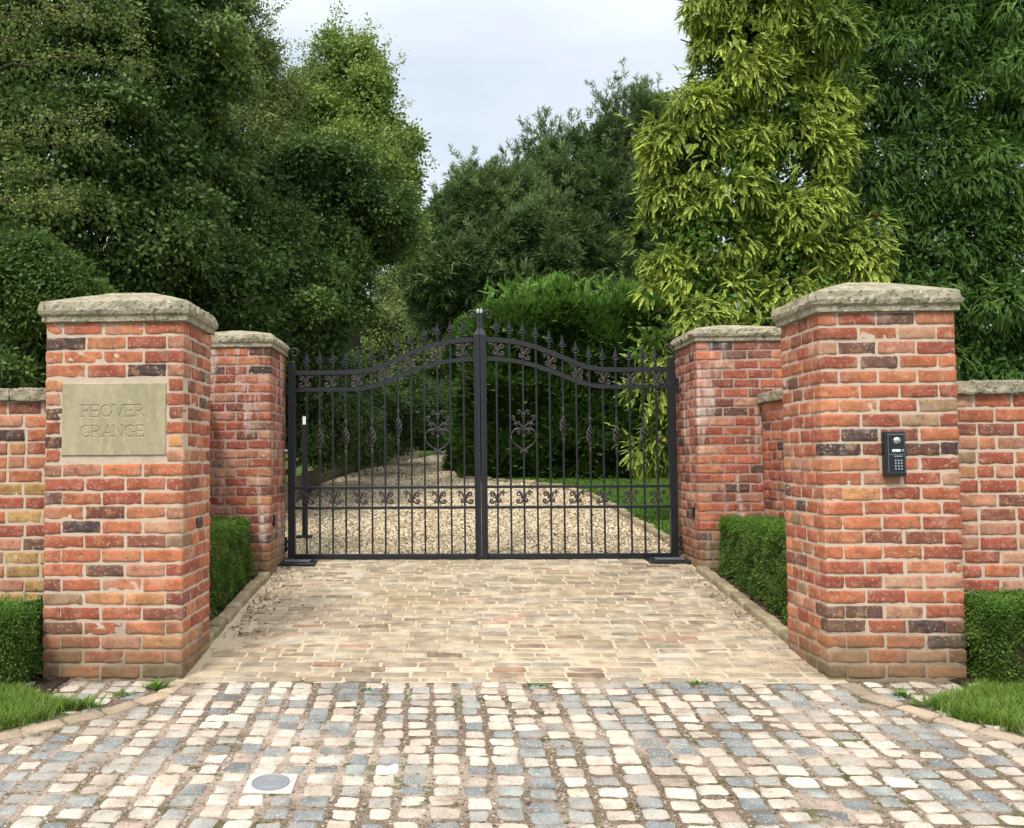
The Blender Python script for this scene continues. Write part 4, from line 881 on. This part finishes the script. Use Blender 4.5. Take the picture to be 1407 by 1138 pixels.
# hawthorn sprays reaching over the wall
def sprays(name, label, cat, lines, trunk, base, alt, size=.085, dens=42, r0=.07):
    bx, by = trunk; z = float(gz(by)); root = empty(name, (bx, by, z), label, cat); a = Acc(); b = Acc()
    tube(a, [(bx, by, z - .1), (bx + .05, by, z + 1.2), (bx - .05, by + .05, z + 2.6), (bx, by, z + 4.2)], [r0, r0 * .8, r0 * .6, r0 * .3], 8)
    for ln in lines:
        p0 = np.array([bx, by, at(ln[0][0], ln[0][1], by)[2] - .2]); pts = np.array([p0] + [at(*q) for q in ln])
        d = np.r_[0, np.cumsum(np.linalg.norm(np.diff(pts, axis=0), axis=1))]; t = np.linspace(0, d[-1], 16)
        c = np.stack([np.interp(t, d, pts[:, i]) for i in range(3)], 1) + rng.normal(0, .015, (16, 3)); tube(a, c, np.linspace(.022, .005, 16), 5)
        m = int(dens * d[-1]); u = rng.uniform(.25, 1, m) * d[-1]; Q = np.stack([np.interp(u, d, pts[:, i]) for i in range(3)], 1)
        sp = rng.normal(0, 1, (m, 3)) * np.array([.07, .08, .035]); Q = Q + sp
        scatter(b, BR_, Q, unit(sp + np.array([.4, -.3, .1])), size * rng.uniform(.7, 1.2, m), cols(Q, base, alt, 3, 5), upn=.3)
    a.build('branches', M['bark'], root, smooth=True); b.build('foliage', M['leaf'], root); return root
sprays('hawthorn_tree', 'hawthorn with pale olive leaf sprays reaching in at the upper left', 'tree',
       [[(20, 90, 9), (110, 75, 8.7), (215, 95, 8.4)], [(10, 60, 9), (90, 20, 8.8), (150, 30, 8.6)], [(0, 190, 8.8), (70, 165, 8.5), (150, 150, 8.3)], [(0, 200, 8.8), (80, 190, 8.6), (150, 188, 8.4)], [(-10, 270, 8.6), (50, 285, 8.4), (105, 262, 8.3)], [(0, 230, 8.8), (60, 240, 8.5), (100, 300, 8.5)], [(40, 20, 9), (170, -10, 8.6), (190, 70, 8.5)]],
       (-5.2, 9.0), (.10, .15, .03), (.21, .25, .07))
tree('ivy_bush', 'bright glossy ivy bush above the left wall beside the name pillar', 'shrub',
     [(20, 390, 60, 7.6), (90, 400, 48, 7.8), (-30, 370, 70, 7.6), (50, 350, 35, 7.8), (120, 430, 30, 8)], (-4.0, 7.9), 6500, BR_, .085, (.06, .115, .024), (.14, .22, .045), droop=.3, seed=5, gap=.5, gf=3, r0=.05, core=900, cl=(7, .22, .7))
# ---- ivy bank left of the gravel
tree('ivy_bank', 'dark ivy-covered bank of shrubs behind the left gate leaf', 'shrub',
     [(405, 560, 60, 13.5, 1.3), (440, 580, 60, 14.5, 1.2), (480, 570, 62, 16, 1.2), (520, 570, 58, 18.3, 1.2), (555, 570, 50, 20.5, 1.3), (590, 580, 38, 23.5, 1.4), (420, 500, 55, 14.5), (490, 525, 45, 17), (640, 560, 45, 27, 1.2), (610, 560, 35, 25)],
     (-3.2, 15.5), 17000, BR_, .13, (.044, .09, .026), (.11, .175, .05), clear=.42, droop=.5, seed=6, gap=.4, gf=2, core=3500, r0=.06)
tree('dark_shrub', 'dark shrub closing the view at the far bend of the gravel drive', 'shrub', [(622, 596, 34, 30), (585, 600, 30, 30), (660, 590, 45, 31), (625, 560, 34, 31)], (.2, 31.5), 3800, BR_, .22, (.026, .055, .016), (.06, .10, .03), seed=8, gap=.2, gf=1.2, r0=.08, core=900)
# ---- distant trees down the drive
tree('distant_tree', 'hazy yellow-green tree far down the drive left of the pines', 'tree',
     [(540, 400, 40, 38), (580, 390, 22, 38), (565, 430, 40, 38), (520, 450, 45, 36), (600, 450, 35, 38), (560, 490, 45, 36), (575, 365, 18, 38), (500, 480, 45, 36), (610, 500, 40, 37), (535, 530, 50, 36)], (-.8, 38.5), 9500, BR_, .26, (.13, .19, .05), (.24, .28, .09), seed=7, gap=.25, gf=.8, r0=.2, core=800)
# ---- pines
def pine(label, spec, trunk, n, seed):
    return tree('pine_tree', label, 'tree', spec, trunk, n, PN_, .40, (.085, .145, .050), (.17, .245, .085), material='leaf_matt', seed=seed, gap=.75, gf=.9, droop=-.9, upn=.6, r0=.3, core=1200, rmin=.7, rmax=1.15, rp=.8, wob=.5, cl=(9, .5, .8), shoots=(520, .75), group='pines beyond the hedge')
pine('broad dark pine with the higher crown, right of the open sky', [(870, 180, 32, 27), (905, 190, 42, 27), (830, 205, 32, 27), (740, 205, 20, 27), (775, 230, 34, 27), (820, 250, 48, 27), (880, 250, 55, 27), (740, 255, 26, 27), (790, 290, 48, 26.5), (850, 310, 60, 27), (905, 320, 50, 27), (800, 345, 50, 26.5), (870, 370, 50, 27), (770, 330, 40, 26.5), (800, 430, 65, 26.8), (880, 440, 65, 26.8), (900, 500, 65, 26.8), (800, 500, 65, 26.8)], (5.5, 28), 14000, 11)
pine('lower dark pine with the pointed top, nearer the gap in the trees', [(652, 262, 20, 25), (625, 300, 30, 25), (675, 290, 30, 25), (705, 275, 26, 25.5), (645, 330, 42, 25), (600, 350, 28, 25), (700, 335, 42, 25), (740, 320, 30, 25.5), (630, 385, 45, 25), (590, 385, 24, 25), (690, 380, 45, 25), (740, 375, 40, 25), (610, 430, 30, 25.5), (575, 340, 14, 25), (690, 440, 60, 25.6), (700, 510, 60, 25.6), (760, 450, 55, 25.6)], (1.6, 26), 12500, 12)
# ---- clipped conifer hedge behind the lawn
def hedge_box(root, faces, n, tpls, size, base, alt, bump=.12, f=1.3, seed=0, out=1., upv=0, upn=.35, material='leaf', part='foliage', tip=None, rnd=None):
    """faces: (origin, edge u, edge v, normal)"""
    a = Acc(); ars = [np.linalg.norm(np.cross(u, v)) for _, u, v, _ in faces]
    for (o, u, v, nn), ar in zip(faces, ars):
        m = int(n * ar / sum(ars)); o, u, v, nn = map(lambda q: np.array(q, float), (o, u, v, nn))
        P = o + rng.random((m, 1)) * u + rng.random((m, 1)) * v; 
        if rnd:
            lo_, hi_, Rr = np.array(rnd[0], float), np.array(rnd[1], float), rnd[2]; inn = np.clip(P, lo_ + [Rr, Rr, -9], hi_ - [Rr, Rr, Rr]); dd_ = P - inn; ll_ = np.linalg.norm(dd_, axis=1, keepdims=True); P = np.where(ll_ > Rr, inn + dd_ * Rr / np.maximum(ll_, 1e-9), P)
        P += nn * (bump * fbm(P, f, seed, 3) - abs(rng.normal(0, size * .5, m)))[:, None]
        X = unit(nn * out + np.array([0, 0, upv]) + rng.normal(0, .4, P.shape)); cl = cols(P, base, alt, f * 1.5, seed)
        if tip is not None:
            q = np.clip((P[:, 2] - tip[0]) / (tip[1] - tip[0]), 0, 1)[:, None]; cl = cl * (1 - q) + np.array(tip[2]) * q * rng.uniform(.7, 1.2, (m, 1))
        scatter(a, tpls, P, X, size * rng.uniform(.7, 1.3, m), cl, upn=upn)
    return a.build(part, M[material], root)
hx0, hx1, hy = .42, 5.4, 17.35; hz0 = float(gz(17.4)); hz1 = at(750, 400, 17.4)[2]
r = empty('conifer_hedge', (hx0 + 2, hy + .6, hz0), 'tall clipped conifer hedge with bright tips across the back of the lawn', 'hedge')
F_ = [((hx0, hy, hz0), (hx1 - hx0, 0, 0), (0, 0, hz1 - hz0), (0, -1, 0)), ((hx0, hy, hz1), (hx1 - hx0, 0, 0), (0, 1.3, .1), (0, 0, 1)), ((hx0, hy, hz0), (.02, 3.5, .25), (0, 0, hz1 - hz0), (-1, 0, 0))]
hedge_box(r, F_, 38000, FTH, .19, (.045, .105, .020), (.10, .19, .035), bump=.34, f=1.3, upv=.5, rnd=((hx0, hy, 0), (9, hy + 6, hz1), .85), tip=(hz1 - .7, hz1 + .15, (.15, .30, .045)))
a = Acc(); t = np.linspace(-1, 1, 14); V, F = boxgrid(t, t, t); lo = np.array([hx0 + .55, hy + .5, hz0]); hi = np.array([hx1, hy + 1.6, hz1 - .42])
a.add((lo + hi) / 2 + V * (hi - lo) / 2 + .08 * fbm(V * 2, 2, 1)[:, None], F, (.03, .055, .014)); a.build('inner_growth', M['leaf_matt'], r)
a = Acc(); n = 170; P = np.stack([rng.uniform(hx0 + .4, hx1 - .5, n), rng.uniform(hy, hy + 1, n), hz1 + rng.uniform(-.05, .22, n)], 1)
scatter(a, FTH, P, unit(rng.normal(0, .5, P.shape) + np.array([-.2, -.3, .6])), rng.uniform(.16, .34, n), cols(P, (.10, .2, .03), (.16, .28, .05)), upn=.8); a.build('shoots', M['leaf'], r)
# ---- golden conifer and dark green conifer on the right
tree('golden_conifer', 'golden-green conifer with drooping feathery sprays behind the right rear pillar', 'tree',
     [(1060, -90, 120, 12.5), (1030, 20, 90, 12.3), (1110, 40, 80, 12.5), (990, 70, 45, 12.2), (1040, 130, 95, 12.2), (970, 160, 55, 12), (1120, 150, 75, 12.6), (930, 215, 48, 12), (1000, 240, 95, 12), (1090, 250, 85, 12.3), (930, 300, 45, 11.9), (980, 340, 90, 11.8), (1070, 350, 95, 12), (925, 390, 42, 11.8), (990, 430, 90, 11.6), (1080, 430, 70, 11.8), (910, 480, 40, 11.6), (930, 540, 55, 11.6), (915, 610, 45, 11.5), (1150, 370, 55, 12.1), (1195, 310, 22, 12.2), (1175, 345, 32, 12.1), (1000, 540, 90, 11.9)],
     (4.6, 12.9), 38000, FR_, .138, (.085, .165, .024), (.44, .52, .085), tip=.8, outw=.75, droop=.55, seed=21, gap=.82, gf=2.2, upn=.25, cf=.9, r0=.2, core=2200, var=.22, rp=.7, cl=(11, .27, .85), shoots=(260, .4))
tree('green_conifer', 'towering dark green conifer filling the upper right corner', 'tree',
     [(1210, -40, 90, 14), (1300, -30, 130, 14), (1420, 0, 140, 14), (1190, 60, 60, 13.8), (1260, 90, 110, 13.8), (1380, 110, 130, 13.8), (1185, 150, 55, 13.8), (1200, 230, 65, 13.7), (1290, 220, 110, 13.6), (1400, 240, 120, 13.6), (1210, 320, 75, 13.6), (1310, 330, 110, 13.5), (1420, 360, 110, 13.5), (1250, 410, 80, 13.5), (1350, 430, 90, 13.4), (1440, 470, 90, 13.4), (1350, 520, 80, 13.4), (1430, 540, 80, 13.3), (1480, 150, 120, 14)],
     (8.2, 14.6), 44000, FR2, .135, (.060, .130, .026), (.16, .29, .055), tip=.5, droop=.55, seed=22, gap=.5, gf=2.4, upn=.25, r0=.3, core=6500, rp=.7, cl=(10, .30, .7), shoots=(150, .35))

# ------------------------------------------------------------------ clipped box hedges
BXT = [tpl_broad(9, lf=.5, wd=.34, seed=30 + s, up=.3) for s in range(5)]
def box_hedge(label, x0, x1, y0, y1, h0, n, seed, top=(.085, .20, .02), slope=True):
    r = empty('box_hedge', ((x0 + x1) / 2, (y0 + y1) / 2, float(gz((y0 + y1) / 2))), label, 'hedge', 'clipped box hedges')
    zb = [float(gz(y0)), float(gz(y1))]; zt = h0 if not slope else None
    A0, A1 = (zb[0] + .03, zb[1] + .03); T0, T1 = (h0, h0)
    dz = A1 - A0; L_ = y1 - y0; W_ = x1 - x0
    Fs = [((x0, y0, A0), (W_, 0, 0), (0, 0, T0 - A0), (0, -1, 0)), ((x0, y1, A1), (W_, 0, 0), (0, 0, T1 - A1), (0, 1, 0)), ((x0, y0, A0), (0, L_, dz), (0, 0, T0 - A0 - dz * .5), (-1, 0, 0)), ((x1, y0, A0), (0, L_, dz), (0, 0, T0 - A0 - dz * .5), (1, 0, 0)), ((x0, y0, T0), (W_, 0, 0), (0, L_, 0), (0, 0, 1))]
    hedge_box(r, Fs, n, BXT, .028, (.055, .110, .018), (.125, .205, .034), bump=.036, f=6, seed=seed, upv=.4, upn=.7, rnd=((x0, y0, 0), (x1, y1, T0), .055), tip=(T0 - .10, T0 + .01, top))
    a = Acc(); t = np.linspace(-1, 1, 10); V, F = boxgrid(t, t, t); lo = np.array([x0 + .03, y0 + .03, min(A0, A1) - .1]); hi = np.array([x1 - .03, y1 - .03, T0 - .03])
    a.add((lo + hi) / 2 + V * (hi - lo) / 2, F, (.03, .035, .02)); a.build('twigs', M['bark'], r)
    a = Acc(); m = int(90 * W_ * L_ * 4); Q = np.stack([rng.uniform(x0, x1, m), rng.uniform(y0, y1, m), np.full(m, T0)], 1)
    for kk in range(3): scatter(a, BXT, Q + np.array([0, 0, .014]) * (kk + 1) + rng.normal(0, .004, Q.shape), rng.normal(0, .3, Q.shape) + np.array([0, 0, 1.]), np.full(m, .019), cols(Q, (.10, .20, .03), (.15, .26, .05)))
    a.build('stray_shoots', M['leaf'], r); return r
box_hedge('clipped box hedge between the two left pillars beside the drive', -2.10, -1.755, 6.42, 8.40, 1.15, 17000, 1)
box_hedge('clipped box hedge between the two right pillars beside the drive', 2.52, 2.93, 6.42, 8.55, 1.14, 17000, 2)
box_hedge('clipped box hedge below the left wall, cut by the edge of the photo', -4.6, -2.50, 5.36, 5.84, .825, 22000, 3, top=(.07, .17, .02))
box_hedge('clipped box hedge below the right wall, browner at its base', 3.135, 5.4, 5.42, 5.84, .845, 22000, 4, top=(.07, .17, .02))

# ------------------------------------------------------------------ small plants, fallen leaves
def weed(px, py, label, s=1.0, n=26):
    q = gp(px, py); r_ = empty('weed', (q[0], q[1], float(gz(q[1]))), label, 'weed', 'weeds growing between the paving')
    an = rng.uniform(0, 6.283, n); ln = rng.uniform(.03, .075, n) * s; el = rng.uniform(.15, .9, n); D_ = np.stack([np.cos(an) * np.cos(el), np.sin(an) * np.cos(el), np.sin(el)], 1)
    b = np.array([q[0], q[1], float(gz(q[1])) + .002]) + np.stack([rng.normal(0, .018, n) * s * 1.5, rng.normal(0, .012, n) * s, np.zeros(n)], 1); V = kite(b, D_, unit(np.cross(D_, np.cross([0, 0, 1.], D_))), ln, ln * .22)
    a = Acc(); a.add(V.reshape(-1, 3), np.arange(n * 4).reshape(-1, 4), np.repeat(np.array([.10, .21, .03]) * rng.uniform(.6, 1.3, (n, 1)), 4, 0)); a.build('leaves', M['leaf'], r_)
weed(218, 947, 'leafy weed at the foot of the name pillar', 1.3, 50)
weed(170, 957, 'weed at the edge of the left grass verge', 1.0)
weed(735, 944, 'small weed on the joint between cobbles and brick paving, centre right', .8)
weed(120, 974, 'broad-leaved weed on the rim of the left verge', 1.6, 40)
weed(1290, 972, 'broad-leaved weed spilling over the rim of the right verge', 1.7, 46)
weed(1345, 990, 'small weed at the kerb of the right verge near the photo edge', 1.3, 34)
weed(505, 950, 'tiny weed between the top cobbles, left of centre', .6)
weed(960, 942, 'weed between the top cobbles towards the right pillar', .8)
weed(1238, 957, 'grassy weed in the cobbles below the intercom pillar', 1.0, 40)
def litter(name, x, y, s, cl):
    n = len(x); an = rng.uniform(0, 6.283, n); D_ = np.stack([np.cos(an), np.sin(an), rng.normal(0, .25, n)], 1); nn = unit(np.stack([rng.normal(0, .3, n), rng.normal(0, .3, n), np.ones(n)], 1))
    ln = s * rng.uniform(.6, 1.3, n); V = kite(np.stack([x, y, gz(y) + .012], 1), unit(D_), nn, ln, ln * .5); a = Acc()
    a.add(V.reshape(-1, 3), np.arange(n * 4).reshape(-1, 4), np.repeat(np.array(cl)[rng.choice(len(cl), n)] * rng.uniform(.6, 1.2, (n, 1)), 4, 0)); return tag(a.build(name, M['leaf_matt']), kind='stuff')
n = 420; litter('fallen_leaves', DXL + .05 + np.abs(rng.normal(0, .13, n)), rng.uniform(6.5, 8.9, n), .03, [(.16, .09, .05), (.10, .05, .03), (.22, .13, .06)])
n = 160; litter('fallen_leaves', DXR - .03 - np.abs(rng.normal(0, .10, n)), rng.uniform(6.5, 8.9, n), .028, [(.16, .09, .05), (.25, .15, .08)])
n = 900; litter('bed_litter', np.concatenate([rng.uniform(-2.0, -1.72, n // 2), rng.uniform(2.42, 2.75, n // 2)]), rng.uniform(6.4, 8.5, n), .03, [(.14, .08, .05), (.09, .05, .03), (.2, .12, .07)])
n = 500; y = rng.uniform(12, 22, n); litter('drive_leaves', xl(y) + np.abs(rng.normal(0, .5, n)), y, .06, [(.2, .1, .04), (.15, .08, .04), (.24, .16, .07)])
